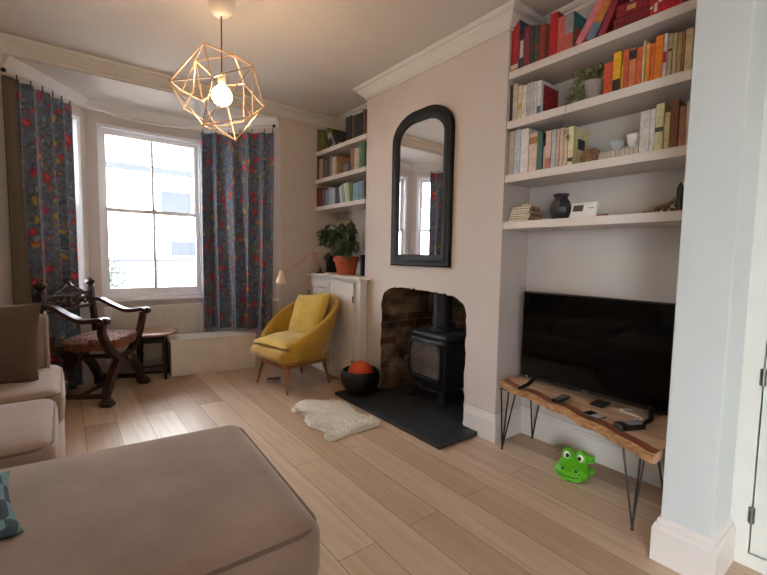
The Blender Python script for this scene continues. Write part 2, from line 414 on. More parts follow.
g = struct('door_2', gd, WINP)
MB().box(XL-.095, XL-.09, DY0+.03, DY1-.03, .06, DZ-.05).build('glass_pane', GLASS, g)

# chimney breast with its ragged arched fire opening
F0, F1, ZJ = 1.909, 2.884, .80
def jag(s, k=1.0): return noise.noise(Vector((s*19.0, 3.3*k, 0)))*.016*k
def arch(y):
    t_ = max(-1, min(1, (y-(F0+F1)/2)/((F1-F0)/2))); return ZJ + .145*(max(0, 1-abs(t_)**5))**.5 + .006*math.sin(t_*3)
outl = []
for k in range(25): z = ZJ*k/24; outl.append((F1 + (jag(z+5) if k else 0), z))
for k in range(1, 48):
    y = F1 - (F1-F0)*k/48; outl.append((y, arch(y)+jag(y*1.7, .9)))
for k in range(25): z = ZJ*(1-k/24); outl.append((F0 + jag(z+11), z))
mb = MB()
def cf(pts, mi=0): mb.add([(XC, a, b) for a, b in pts], [tuple(range(len(pts)))], mi)
L_ = outl[:25]; A_ = outl[24:24+49]; R_ = outl[-25:]
for k in range(24): cf([(C1, L_[k][1]), L_[k], L_[k+1], (C1, L_[k+1][1])])
for k in range(24): cf([R_[k], (C0, R_[k][1]), (C0, R_[k+1][1]), R_[k+1]])
for k in range(48): cf([A_[k], (A_[k][0], ZC), (A_[k+1][0], ZC), A_[k+1]])
cf([(C1, ZJ), A_[0], (A_[0][0], ZC), (C1, ZC)]); cf([A_[48], (C0, ZJ), (C0, ZC), (A_[48][0], ZC)])
mb.add([(XC, C0, 0), (2.95, C0, 0), (2.95, C0, ZC), (XC, C0, ZC)], [(0, 1, 2, 3)])
mb.add([(XC, C1, 0), (2.95, C1, 0), (2.95, C1, ZC), (XC, C1, ZC)], [(0, 1, 2, 3)])
# brick reveal: a broken lip, then straight walls into the hearth recess
n_ = len(outl)
for x0, x1, j0, j1 in ((XC, XC+.02, 0, 1), (XC+.02, 2.78, 1, 2)):
    def sh(p, j, x):
        y, z = p
        if j == 1: return (x, y + noise.noise(Vector((y*31, z*31, 1)))*.012, max(0, z + noise.noise(Vector((z*27, y*27, 9)))*.012*(z > .05)))
        if j == 2: return (x, y + (F1-.0-y)*.0, z)
        return (x, y, z)
    vs = [sh(p, j0, x0) for p in outl] + [sh(p, j1, x1) for p in outl]
    mb.add(vs, [(i, i+1, n_+i+1, n_+i) for i in range(n_-1)], 1)
mb.add([(2.78, F0-.03, 0), (2.78, F1+.03, 0), (2.78, F1+.03, 1.0), (2.78, F0-.03, 1.0)], [(0, 1, 2, 3)], 1)
struct('wall_chimney', mb, [WALL, BRICK])

struct('wall_right', MB().box(XN, XN+.2, .40, C0, 0, ZC), WALLW)
struct('wall_alcove', MB().box(XN, XN+.2, C1, YB+.1, 0, ZC), WALL)
struct('wall_nib', MB().box(NB[0], XN, NB[1], NB[2], 0, ZC), PILLAR, bevel=.004)
# cupboard front wall beyond the nib with its painted door
DZT, DY = .905, .343
dw = MB().box(XD, XD+.2, YBK, -.30, 0, ZC).box(XD, XD+.2, DY, NB[1]+.02, 0, ZC).box(XD, XD+.2, -.30, DY, DZT+.004, ZC).box(XD, XD+.2, -.30, DY, 0, .055).box(XD+.05, XD+.06, -.30, DY, .055, DZT+.004)
struct('wall_door_side', dw, DOORP)
d = struct('door_1', MB().box(XD+.002, XD+.034, -.294, DY-.005, .062, DZT-.003), DOORP, bevel=.002)
for z in (.765, .214):
    h = MB().box(XD-.004, XD+.002, DY-.012, DY+.008, z-.032, z+.032).tube([(XD-.006, DY-.003, z-.034), (XD-.006, DY-.003, z+.034)], .005).build('hinge', CHROME, d)
MB().sphere(.016, (XD-.02, -.24, .5)).build('door_knob', CHROME, d, smooth=True)

corn = [(0, 2.598), (.012, 2.598), (.014, 2.614), (.024, 2.62), (.036, 2.634), (.056, 2.652), (.066, 2.660), (.068, 2.674), (.084, 2.677), (.096, 2.688), (.1, 2.699), (0, 2.699)]
path = [(XL, YB), (XN, YB), (XN, C1), (XC, C1), (XC, C0), (XN, C0), (XN, NB[2]), (NB[0], NB[2]), (NB[0], NB[1]), (XD, NB[1]), (XD, YBK), (XL, YBK)]
struct('trim_1', sweep(path, corn, True), TRIM)
base = [(0, 0), (.022, 0), (.022, .135), (.018, .142), (.016, .152), (.010, .158), (.008, .172), (0, .178)]
struct('baseboard_right', sweep([(XC, F0-.02), (XC, C0), (XN, C0), (XN, NB[2]), (NB[0], NB[2]), (NB[0], NB[1]), (XD, NB[1])], base), TRIM)
struct('baseboard_chimney', sweep([(XC, 3.03), (XC, F1+.02)], base), TRIM)
struct('baseboard_left', sweep([(XD, YBK), (XL, YBK)], base), TRIM)
struct('baseboard_front', sweep([(XL, DY1), (XL, YB), (BX0, YB)], base), TRIM)
struct('baseboard_corner', sweep([(BX1, YB), (2.10, YB)], base), TRIM)

# bay: piers, apron walls, lintel, sashes
ZS, ZH = .745, 2.395
bay = [(BX0, YB), (WX0, YW), (WX1, YW), (BX1, YB)]
def seg_frame(a, b):
    a = Vector((a[0], a[1], 0)); b = Vector((b[0], b[1], 0)); u = (b-a); L = u.length; u.normalize(); n = Vector((-u.y, u.x, 0))   # n points outdoors
    return Matrix(((u.x, n.x, 0, a.x), (u.y, n.y, 0, a.y), (0, 0, 1, 0), (0, 0, 0, 1))), L
k = 0
bw = MB()
for i in range(3):
    M, L = seg_frame(bay[i], bay[i+1])
    e = .088 if i == 1 else .10
    ma, mb_ = (.0815 if i > 0 else 0), (.0815 if i < 2 else 0)
    def pb(x0, x1, z0, z1, q0, q1):
        vs = [M @ Vector(v) for v in ((x0, 0, z0), (x1, 0, z0), (x1+q1, .16, z0), (x0-q0, .16, z0), (x0, 0, z1), (x1, 0, z1), (x1+q1, .16, z1), (x0-q0, .16, z1))]
        bw.add(vs, [(0, 1, 2, 3), (4, 7, 6, 5), (0, 4, 5, 1), (1, 5, 6, 2), (2, 6, 7, 3), (3, 7, 4, 0)])
    pb(0, e, 0, 2.62, ma, 0); pb(L-e, L, 0, 2.62, 0, mb_); pb(e, L-e, 0, ZS-.02, 0, 0); pb(e, L-e, ZH, 2.62, 0, 0)
struct('wall_bay', bw, WALL)
for i in range(3):
    M, L = seg_frame(bay[i], bay[i+1]); e = .088 if i == 1 else .10
    f = MB(); a, b = e, L-e
    # outer lining frame
    f.box(a, a+.035, -.02, .11, ZS, ZH, M=M).box(b-.035, b, -.02, .11, ZS, ZH, M=M).box(a, b, -.02, .11, ZH-.03, ZH, M=M).box(a, b, -.015, .11, ZS, ZS+.03, M=M)
    w = struct('window_%d' % (i+1), f, WINP, bevel=.004)
    zm = 1.605
    for (z0, z1, y0, nm) in ((zm-.02, ZH-.03, .055, 'upper_sash'), (ZS+.03, zm+.02, .015, 'lower_sash')):
        s_ = MB(); x0, x1 = a+.035, b-.035; bo = .07 if nm == 'lower_sash' else .045
        s_.box(x0, x0+.032, y0, y0+.035, z0, z1, M=M).box(x1-.032, x1, y0, y0+.035, z0, z1, M=M)
        s_.box(x0+.032, x1-.032, y0, y0+.035, z0, z0+(bo if nm[0] == 'l' else .035), M=M).box(x0+.032, x1-.032, y0, y0+.035, z1-(.045 if nm[0] == 'u' else .035), z1, M=M)
        c_ = (x0+x1)/2
        if i == 1: s_.box(c_-.011, c_+.011, y0+.004, y0+.03, z0+.03, z1-.03, M=M)
        so = s_.build(nm, WINP, w, bevel=.002)
        MB().box(x0+.02, x1-.02, y0+.016, y0+.02, z0+.02, z1-.02, M=M).build('glass_pane', GLASS, so)
    if i == 1:
        MB().box(c_-.02, c_+.02, .0, .02, zm+.02, zm+.035, M=M).build('sash_catch', CHROME, w)
# inner sill boards
sb = sweep([(BX0+.01, YB+.02), (WX0, YW), (WX1, YW), (BX1-.01, YB+.02)], [(-.02, ZS-.03), (.04, ZS-.03), (.044, ZS-.02), (.04, ZS), (-.02, ZS)])
struct('trim_2', sb, WINP)
# bay cornice under its ceiling
struct('trim_3', sweep([(BX0, YB+.02), (WX0, YW), (WX1, YW), (BX1, YB+.02)], [(0, 2.50), (.012, 2.50), (.016, 2.52), (.03, 2.55), (.05, 2.575), (.055, 2.59), (0, 2.59)]), TRIM)

# ------------------------------------------------------------------ outdoors
def mat_plain(n, c, r=.8): return pm(n, c, r, var=.05, scale=3)
struct('ground', MB().box(-40, 40, 5.3, 60, -.7, -.6).box(-40, -1.85, -40, 3, -.3, -.2), mat_plain('pale_paving', (170, 168, 164)))
hb = thing('house', 'pale rendered house across the street seen through the bay window', 'house', (1.6, 16, -.6))
HX0, HX1 = -6, 8
MB().box(HX0, HX1, 0, 6, 0, 4.55).build('facade', mat_plain('white_render', (226, 226, 226)), hb)
MB().prism([(-.4, 4.55), (6.4, 4.55), (3, 6.6)], HX0-.3, HX1+.3, 'x').build('roof', mat_plain('pale_slate_roof', (196, 200, 206)), hb)
MB().box(HX0-.3, HX1+.3, -.46, -.3, 4.42, 4.60).build('gutter', mat_plain('dark_gutter', (44, 50, 60)), hb)
for (x, z, w_, h_) in ((1.1, 3.05, .95, .85), (-2.6, 3.05, .95, .85), (4.4, 3.05, .95, .85), (1.4, 1.7, 1.5, .5), (-2.4, .8, 1.3, 1.1)):
    p = MB().box(x-.06, x+w_+.06, -.05, .0, z-.06, z).box(x-.06, x+w_+.06, -.05, .0, z+h_, z+h_+.06).box(x-.06, x, -.05, .0, z, z+h_).box(x+w_, x+w_+.06, -.05, .0, z, z+h_).build('window', WINP, hb)
    MB().box(x, x+w_, -.02, -.01, z, z+h_).build('pane', pm('dim_window_pane', (34, 40, 50), .6), p)
MB().tube([(-1.05, -.1, 0), (-1.05, -.1, 4.5)], .07).build('drainpipe', mat_plain('dark_gutter', (44, 50, 60)), hb)
rl = thing('garden_railing', 'low grey railing across the street in front of the pale house', 'railing', (1.0, 12.5, -.6))
MB().tube([(-5, 0, 1.6), (7, 0, 1.6)], .045).tube([(-5, 0, 1.3), (7, 0, 1.3)], .03).build('rail', mat_plain('grey_railing', (54, 58, 66)), rl)
for k in range(9): MB().box(-5+k*1.5-.03, -5+k*1.5+.03, -.03, .03, 0, 1.6).build('post', mat_plain('grey_railing', (54, 58, 66)), rl)
sh = MB(); rs = random.Random(3)
for k in range(900):
    a = rs.random()*6.28; b = rs.random()*3.14; r_ = .8*rs.random()**.4; c = Vector((math.cos(a)*math.sin(b)*r_, math.sin(a)*math.sin(b)*r_*.6, 1.1+math.cos(b)*r_*.9))
    u = Vector((rs.uniform(-1, 1), rs.uniform(-1, 1), rs.uniform(-1, 1))).normalized()*.09; w_ = u.orthogonal().normalized()*.05
    sh.add([c-u, c+w_, c+u, c-w_], [(0, 1, 2, 3)])
st = thing('front_garden_bush', 'loose leafy bush behind the railing outside the bay window', 'bush', (.6, 13.4, -.6))
sh.build('foliage', mat_plain('bush_leaf', (58, 68, 60)), st)
MB().tube([(0, 0, 0), (0, 0, 1.2)], .05).build('stem', DARKW, st)

# ------------------------------------------------------------------ curtains
def curtain(path, z0, z1, folds, amp, label, back=None, flare=0):
    """path: plan polyline at the head; cloth falls from hooks"""
    P = spl([(a, b, 0) for a, b in path], 10); Ls = [0]
    for i in range(1, len(P)): Ls.append(Ls[-1]+(P[i]-P[i-1]).length)
    tot = Ls[-1]
    def at(s):
        s = max(0, min(1, s))*tot
        for i in range(1, len(P)):
            if Ls[i] >= s-1e-9:
                t_ = (s-Ls[i-1])/(Ls[i]-Ls[i-1]); p = P[i-1].lerp(P[i], t_); d = (P[i]-P[i-1]).normalized(); return p, Vector((d.y, -d.x, 0))
    NU, NV = 220, 40; mb = MB(); uv = []
    for i in range(NU):
        u = i/(NU-1)
        for j in range(NV):
            v = j/(NV-1); z = z1 + (z0-z1)*v
            ph = u*folds*2*math.pi + .6*math.sin(u*7) + .5*math.sin(v*2.2+u*5)
            a_ = amp*(.55+.6*v)*(1+.35*math.sin(u*11+1))
            squeeze = u + (.012*math.sin(ph*1.0+1.2))
            p, n = at(squeeze)
            sag = .012*(1-abs(math.cos(ph/2)))*(1-v)**8
            q = p + n*(a_*math.sin(ph) + .25*a_*math.sin(2.3*ph+u*9)*v) ; q.z = z - sag
            if flare: q += n*flare*v*v*0 + (at(1)[0]-at(0)[0]).normalized()*flare*(u-.5)*v
            mb.v.append(q); uv.append((u*tot*1.7, z))
    for i in range(NU-1):
        for j in range(NV-1): mb.f.append((i*NV+j, i*NV+j+1, (i+1)*NV+j+1, (i+1)*NV+j)); mb.mi.append(0)
    mb.uv = uv
    root = thing('curtain', label, 'curtain', (P[0].x, P[0].y, z0), 0, 'bay window curtains')
    o = mb.build('curtain_fabric', [CURT, LINING], root, smooth=True); o.location = -root.location
    so = o.modifiers.new('thick', 'SOLIDIFY'); so.thickness = .006; so.offset = -1; so.material_offset = 0 if back is None else 1
    for k in range(int(folds)+2):
        p, n = at(min(.99, (k+.3)/(folds+1))); h = MB().tube([p+Vector((0, 0, z1-.01)), p+Vector((0, 0, z1+.035))], .004).build('hook', BLACKM, root); h.location = -root.location
    return root
# curved rail round the bay
rail_pts = spl([(BX0+.01, YB-.02, 2.475), (-.13, 4.18, 2.475), (-.015, 4.32, 2.475), (.09, 4.48, 2.47), (.26, 4.58, 2.465), (.5, 4.68, 2.46), (.752, 4.70, 2.46), (1.0, 4.66, 2.465), (1.14, 4.58, 2.475), (1.32, 4.48, 2.48), (1.50, 4.29, 2.485), (1.725, YB-.02, 2.49)], 8)
rl = tag(MB().tube(rail_pts, .011, 8).build('curtain_rail', TRIM, smooth=True), 'curved white curtain rail running round the inside of the bay', 'curtain rail')
MB().sphere(.016, rail_pts[0], n=10).build('end_stop', BLACKM, rl); MB().sphere(.016, rail_pts[-1], n=10).build('end_stop', BLACKM, rl)
curtain([(1.135, 4.575), (1.32, 4.475), (1.50, 4.285), (1.72, 4.085)], .42, 2.43, 5, .036, 'floral blue-grey and red curtain hanging behind the low white chest, right of the sash window', flare=-.04)
curtain([(-.245, 4.085), (-.13, 4.18), (-.015, 4.32), (.10, 4.49)], .03, 2.43, 4.5, .034, 'floral blue-grey and red curtain at the left of the bay behind the carved armchair')
# brown lining turned out at the leading edge of the left curtain
lc = MB()
def lin_fn(u, v):
    p = Vector((-.298, 4.02, 0)).lerp(Vector((-.225, 4.035, 0)), u); z = 2.42-v*2.39
    q = p + Vector((.5, -.3, 0))*(.012*math.sin(u*5) + .02*v) + Vector((.05*v*u, 0, 0)); q.z = z; return q
lc.grid(lin_fn, 14, 20)
lo = tag(lc.build('curtain_lining', LINING, smooth=True), 'plain brown curtain edge hanging beside the wall at far left', 'curtain')
s_ = lo.modifiers.new('t', 'SOLIDIFY'); s_.thickness = .004

# radiator
rd = thing('radiator', 'white ribbed panel radiator under the bay window behind the small round table', 'radiator', (.30, 4.70, .12))
rb = MB().box(0, .90, 0, .012, 0, .535)
for k in range(30): rb.box(.012+k*.0296, .026+k*.0296, -.010, 0, .02, .515)
rb.box(0, .90, .05, .062, 0, .535)
rb.build('panel', RADP, rd, bevel=.003)
MB().box(-.003, .903, -.004, .066, .535, .545).box(-.003, .0, -.004, .066, .0, .535).box(.90, .903, -.004, .066, .0, .535).build('casing', RADP, rd)
MB().tube([(.94, .03, -.12), (.94, .03, .04), (.90, .03, .04)], .008).build('pipe', CHROME, rd)

# white chest (rotated a little)
cA, cB = Vector((.80, 4.40)), Vector((1.60, 4.295))
ang = math.atan2(cB.y-cA.y, cB.x-cA.x)
ch = thing('storage_chest', 'low white painted wooden chest standing on the floor below the right curtain', 'chest', (cA.x, cA.y-.03, 0), ang)
MB().prism([(0, 0), (.80, 0), (.80, .07), (.58, .29), (0, .29)], 0, .335).build('body', CHESTP, ch, bevel=.004)
MB().prism([(-.012, -.012), (.812, -.012), (.812, .072), (.585, .298), (-.012, .298)], .338, .362).build('lid', CHESTP, ch, bevel=.005)

# ------------------------------------------------------------------ round table
tt = thing('side_table', 'small round wooden table with dark turned legs, between carved armchair and white chest', 'side table', (.66, 4.465, 0), R(-15))
tt.scale = (.76, .76, 1.06)
pr = []
MB().lathe([(.27, .402), (.288, .406), (.292, .414), (.288, .422), (.275, .426), (.0001, .426)], n=48).build('table_top', TABLEW, tt, smooth=True)
MB().box(-.15, .15, -.15, -.13, .33, .402).box(-.15, .15, .13, .15, .33, .402).box(-.15, -.13, -.13, .13, .33, .402).box(.13, .15, -.13, .13, .33, .402).build('apron', BLACKW, tt)
for sx in (-1, 1):
    for sy in (-1, 1):
        leg = MB(); tp = Vector((sx*.135, sy*.135, .33)); bt = Vector((sx*.155, sy*.155, 0))
        zs = [0, .06, .08, .09, .16, .2, .24, .27, .30, .33]; rr = [.015, .018, .022, .016, .02, .023, .016, .022, .016, .02]
        leg.tube([bt.lerp(tp, z/.33) for z in zs], rr, 12); leg.build('leg', BLACKW, tt, smooth=True)
q = .150
MB().tube([(-q, -q, .07), (q, -q, .07)], .011).build('stretcher', BLACKW, tt); MB().tube([(-q, q, .07), (q, q, .07)], .011).build('stretcher', BLACKW, tt)
MB().tube([(-q, -q, .07), (-q, q, .07)], .011).build('stretcher', BLACKW, tt); MB().tube([(q, -q, .07), (q, q, .07)], .011).build('stretcher', BLACKW, tt)

# ------------------------------------------------------------------ carved chair (front is local +x)
cc = thing('carved_armchair', 'dark carved wooden armchair with curved cross-frame legs and tapestry seat, in the bay', 'armchair', (.20, 4.168, 0), R(-32))
def slab(pts, w, th, mb):
    """rectangular-section curved member; pts are (x,y,z), broad face normal to x"""
    pts = spl(pts, 7); N = len(pts); vs = []
    for i, p in enumerate(pts):
        a = pts[max(0, i-1)]; b = pts[min(N-1, i+1)]; t_ = (b-a).normalized(); n = t_.cross(Vector((1, 0, 0))).normalized()
        w_ = w[0]+(w[1]-w[0])*i/(N-1) if isinstance(w, tuple) else w
        for sa, sb_ in ((-1, -1), (1, -1), (1, 1), (-1, 1)): vs.append(p + Vector((1, 0, 0))*sa*th/2 + n*sb_*w_/2)
    fs = [(i*4+k, i*4+(k+1) % 4, (i+1)*4+(k+1) % 4, (i+1)*4+k) for i in range(N-1) for k in range(4)] + [(3, 2, 1, 0), tuple((N-1)*4+k for k in range(4))]
    mb.add(vs, fs)
for X, ztop in ((.22, .66), (-.15, .56)):
    for s in (-1, 1):
        m = MB(); slab([(X+.01, s*.33, ztop), (X, s*.31, ztop-.10), (X, s*.22, .43), (X, s*.10, .345), (X, 0, .325)], (.048, .06), .05, m)
        m.build('arm_support', DARKW, cc, bevel=.006)
        m = MB(); slab([(X, 0, .325), (X, s*.10, .30), (X, s*.20, .215), (X, s*.275, .10), (X, s*.29, .05)], (.066, .05), .05, m)
        m.build('leg', DARKW, cc, bevel=.006)
        m = MB().rbox(.085, .085, .055, .022, (X+.01, s*.30, .0275))
        for k in (-1, 0, 1): m.sphere(.017, (X+.048, s*.30+k*.024, .017), n=8)
        m.build('paw_foot', DARKW, cc, smooth=True)
    MB().lathe([(.0001, -.02), (.03, -.02), (.045, 0), (.03, .02), (.0001, .02)], (X+.03, 0, .33), 20, M=Matrix.Rotation(R(90), 4, 'Y')).build('rosette', DARKW, cc, smooth=True)
for s in (-1, 1):
    m = MB(); m.tube([(-.10, s*.285, .075), (.20, s*.285, .075)], .022, 8); m.build('stretcher', DARKW, cc)
m = MB(); m.tube([(.02, -.27, .075), (.02, .27, .075)], .018, 8); m.build('stretcher', DARKW, cc)
m = MB(); m.tube([(-.12, 0, .325), (.21, 0, .325)], .02, 8); m.build('stretcher', DARKW, cc)
# seat
m = MB(); n = 48
def sq(a, rx, ry): c_, s_ = math.cos(a), math.sin(a); e = .35; w = 1+.025*math.cos(8*a); return (rx*w*math.copysign(abs(c_)**e, c_), ry*w*math.copysign(abs(s_)**e, s_))
ring = [sq(2*math.pi*k/n, .19, .235) for k in range(n)]
m.prism([(x+.05, y) for x, y in ring], .42, .475); m.build('seat_frame', mat_wood('red_brown_seat_wood', (110, 62, 46), (160, 100, 76), (8, 8, 8), .4), cc, bevel=.006)
m = MB(); prof = [(1.0, .441), (1.02, .452), (.98, .468), (.8, .482), (.5, .492), (.2, .496), (.001, .497)]
vs = [(x*r_+.05, y*r_, z+.035) for r_, z in prof for x, y in ring]
m.add(vs, [(i*n+k, i*n+(k+1) % n, (i+1)*n+(k+1) % n, (i+1)*n+k) for i in range(len(prof)-1) for k in range(n)])
m.build('seat', TAPE, cc, smooth=True)
# back posts with finials
for s in (-1, 1):
    m = MB(); slab([(-.17, s*.31, .44), (-.18, s*.31, .6), (-.195, s*.31, .75), (-.205, s*.31, .885)], .05, .04, m)
    m.build('back_post', DARKW, cc, bevel=.005)
    m = MB().lathe([(.02, 0), (.034, .01), (.02, .022), (.036, .04), (.04, .055), (.028, .075), (.012, .085), (.0001, .09)], (-.207, s*.31, .88), 14)
    for k in range(5): m.sphere(.013, (-.207+.03*math.cos(k*1.25), s*.31+.03*math.sin(k*1.25), .935), n=8)
    m.build('finial', DARKW, cc, smooth=True)
    # arm: S curve from post forward
    m = MB(); A = spl([(-.19, s*.31, .775), (-.12, s*.312, .775), (-.02, s*.32, .72), (.08, s*.33, .675), (.16, s*.335, .675), (.225, s*.335, .685), (.265, s*.335, .675)], 7)
    vs = []; N = len(A)
    for i, p in enumerate(A):
        w = .03+.018*i/(N-1); h_ = .016 if i < N-2 else .010
        for sa, sb_ in ((-1, -1), (1, -1), (1, 1), (-1, 1)): vs.append(p+Vector((0, sa*w, sb_*h_)))
    m.add(vs, [(i*4+k, i*4+(k+1) % 4, (i+1)*4+(k+1) % 4, (i+1)*4+k) for i in range(N-1) for k in range(4)]+[(3, 2, 1, 0), tuple((N-1)*4+k for k in range(4))])
    a = m.build('arm', DARKW, cc, bevel=.008)
    MB().lathe([(.0001, -.032), (.024, -.032), (.03, -.02), (.03, .02), (.024, .032), (.0001, .032)], (.26, s*.335, .672), 18, M=Matrix.Rotation(R(90), 4, 'X')).build('scroll', DARKW, a, smooth=True)
# pierced carved back: two rails, scrollwork, crest
m = MB(); m.box(-.207, -.182, -.29, .29, .715, .74).box(-.215, -.19, -.29, .29, .83, .855); m.build('back_rail', DARKW, cc, bevel=.004)
m = MB()
for s in (-1, 1):
    for k in range(3):
        c = Vector((-.198, s*(.05+.085*k), .786)); pts = []
        for q_ in range(26):
            a = q_/25*2*math.pi*1.35; r_ = .042*(1-q_/34); pts.append(c+Vector((0, s*r_*math.cos(a), r_*math.sin(a))))
        m.tube(pts, .010, 6)
m.tube([(-.198, 0, .74), (-.198, 0, .83)], .014, 8)
m.build('carved_panel', DARKW, cc, smooth=True)
m = MB()
for s in (-1, 1):
    m.tube(spl([(-.203, s*.20, .85), (-.203, s*.16, .87), (-.203, s*.10, .885), (-.203, s*.05, .915), (-.203, 0, .935)], 6), .011, 6)
    for k in range(3):
        c = Vector((-.203, s*(.03+.05*k), .89-.012*k)); pts = [c+Vector((0, s*(.022-.001*q_)*math.cos(q_*.5), (.022-.001*q_)*math.sin(q_*.5))) for q_ in range(16)]; m.tube(pts, .006, 5)
m.sphere(.02, (-.203, 0, .94), n=10); m.build('carved_crest', DARKW, cc, smooth=True)

# ------------------------------------------------------------------ sofa and chaise
def piping(parent, sx, sy, z, r, M=None, c=(0, 0, 0), mat=PIPE, rr=.006, puff=0):
    pts = []
    for qx, qy, a0 in ((1, 1, 0), (-1, 1, 90), (-1, -1, 180), (1, -1, 270)):
        for k in range(7):
            a = R(a0+k*15); pts.append(Vector((qx*(sx/2-r)+r*math.cos(a), qy*(sy/2-r)+r*math.sin(a), z)))
    full = []
    for i, p in enumerate(pts):
        q_ = pts[(i+1) % len(pts)]; full += [p.lerp(q_, k/5) for k in range(5)]
    for p in full:
        if M: p.xyz = M @ p
        p.xyz = p + Vector(c)
    return MB().tube(full, rr, 6, closed=True).build('piping', mat, parent, smooth=True)
sf = thing('sofa', 'taupe fabric sofa along the left side with piped seat cushions and end arm', 'sofa', (-.62, 2.62, 0))
MB().rbox(1.20, 1.36, .26, .05, (0, 0, .18)).build('base', SOFA, sf, smooth=True)
def skew(p): return p
m = MB().rbox(1.20, .70, .20, .06, (0, .345, .395), puff=.018); c1 = m.build('seat_cushion', SOFA, sf, smooth=True)
piping(c1, 1.185, .685, .468, .07, c=(0, .345, 0)); 
m = MB().rbox(1.175, .655, .18, .055, (-.012, -.345, .395), puff=.016); c2 = m.build('seat_cushion', SOFA, sf, smooth=True)
piping(c2, 1.16, .64, .462, .07, c=(-.012, -.345, 0))
m = MB().rbox(.90, .15, .36, .05, (.085, .615, .64)); ar = m.build('arm', SOFA, sf, smooth=True)
m = MB(); xr = .528
ring_ = [(xr, .545, .47), (xr, .545, .845), (xr, .685, .845), (xr, .685, .47)]
m.tube([Vector(p) for p in [(xr+.004, .543, .48), (xr+.004, .543, .79), (xr-.004, .56, .822), (xr-.004, .67, .822), (xr+.004, .687, .79), (xr+.004, .687, .48)]], .0065, 6)
m.build('piping', mat_fabric('pale_piping', (176, 160, 148)), ar)
m = MB().rbox(.26, 1.36, .62, .07, (-.73, 0, .31)); m.build('backrest', SOFA, sf, smooth=True)
for k in range(4): MB().box(-.5+(k % 2)*1.0-.02, -.5+(k % 2)*1.0+.02, -.55+(k//2)*1.1-.02, -.55+(k//2)*1.1+.02, 0, .06).build('foot', BLACKW, sf)

def chfn(p):
    # rounded chaise outline: slightly narrower towards its foot
    return Vector((p.x, p.y*(1-.10*(p.x+.75)/1.5) , p.z))
co = thing('chaise', 'large taupe fabric chaise in the foreground, piped round its top edge', 'chaise', (-.165, 1.435, 0), R(-3))
MB().rbox(1.46, .90, .27, .06, (0, 0, .19), fn=chfn).build('base', SOFA, co, smooth=True)
m = MB().rbox(1.50, .95, .20, .055, (0, 0, .36), puff=.018, fn=chfn, ni=10); cu = m.build('seat_cushion', SOFA, co, smooth=True)
pts = []
sx, sy, r_ = 1.485, .935, .075
for qx, qy, a0 in ((1, 1, 0), (-1, 1, 90), (-1, -1, 180), (1, -1, 270)):
    for k in range(7): a = R(a0+k*15); pts.append(Vector((qx*(sx/2-r_)+r_*math.cos(a), qy*(sy/2-r_)+r_*math.sin(a), .438)))
full = []
for i, p in enumerate(pts): q_ = pts[(i+1) % len(pts)]; full += [chfn(p.lerp(q_, k/5)) for k in range(5)]
MB().tube(full, .006, 6, closed=True).build('piping', PIPE, cu, smooth=True)
for k in range(4): MB().box(-.6+(k % 2)*1.2-.02, -.6+(k % 2)*1.2+.02, -.33+(k//2)*.66-.02, -.33+(k//2)*.66+.02, 0, .07).build('foot', BLACKW, co)

def pillow_mb(sx, sy, th, M=None, n=26, wr=.004, seed=0):
    m = MB()
    for side in (1, -1):
        def fn(u, v):
            a, b = u*2-1, v*2-1
            ea, eb = 1-abs(a)**3.0, 1-abs(b)**3.0
            t_ = th/2*(max(0, ea)*max(0, eb))**.42
            pinch = 1-.07*(1-a*a)*abs(b)**2; pinch2 = 1-.07*(1-b*b)*abs(a)**2
            p = Vector((a*sx/2*pinch2, b*sy/2*pinch, side*t_))
            w = wr*noise.noise(Vector((a*3+seed, b*3, side*2)))*3*(t_/(th/2)); p.z += w
            return (M @ p) if M else p
        m.grid(fn, n, n)
    return m
# dark brown cushion leaning on the arm
Mx = Matrix.Rotation(R(-8), 4, 'Z') @ Matrix.Rotation(R(72), 4, 'X')
bp = pillow_mb(.60, .46, .15, Mx, seed=4).build('throw_cushion', BROWN, smooth=True, loc=(-.405, 2.99, .69))
tag(bp, 'dark brown cushion propped on the far end of the sofa', 'cushion')
gp = pillow_mb(.42, .42, .06, Matrix.Rotation(R(8), 4, 'Z') @ Matrix.Rotation(R(4), 4, 'Y'), seed=8).build('throw_cushion', GEO, smooth=True, loc=(-.335, 1.53, .497))
tag(gp, 'blue-green patterned cushion lying on the chaise at the left edge', 'cushion')

# ------------------------------------------------------------------ yellow armchair (front local -x)
ya = thing('tub_armchair', 'mustard yellow upholstered tub armchair on splayed wooden legs', 'armchair', (1.685, 3.525, 0), R(9))
m = MB(); NU, NVV = 60, 14
def shell(u, v):
    # u round the back from one arm tip to the other, v round the section (closed)
    ph = (u*2-1)*R(142); c_, s_ = math.cos(ph), math.sin(ph)
    k = max(0, (c_+.79)/1.79); hgt = k**.95
    zt = .39+.42*hgt; zb = .29 - .02*hgt
    ax = .275 if c_ > 0 else .29
    bo = Vector((ax*c_ - .005, .285*s_, zb)); fl_ = .045+.10*hgt
    to = Vector((((.31+.06*hgt) if c_ > 0 else .31)*c_ + .0 + .03*hgt, (.28+fl_)*s_ - .02*hgt, zt))
    out = Vector((c_, s_, .0)).normalized(); th = .055
    inner_b = bo - out*th*.5; inner_t = to - out*th*.6
    # section loop: outer bottom -> outer top -> lip -> inner top -> inner bottom
    sec = [bo, bo.lerp(to, .33)+out*.022, bo.lerp(to, .66)+out*.022, bo.lerp(to, .92)+out*.008, to+Vector((0, 0, .012)), to-out*th*.35+Vector((0, 0, .022)), to-out*th*.75+Vector((0, 0, .014)), to-out*th*1.0-Vector((0, 0, .012)),
           inner_t.lerp(inner_b, .25)-out*.03, inner_t.lerp(inner_b, .6)-out*.032, inner_b-out*.03]
    t_ = v*(len(sec)-1); i = min(int(t_), len(sec)-2); return sec[i].lerp(sec[i+1], t_-i)
m.grid(shell, NU, 23); 
nb = 23
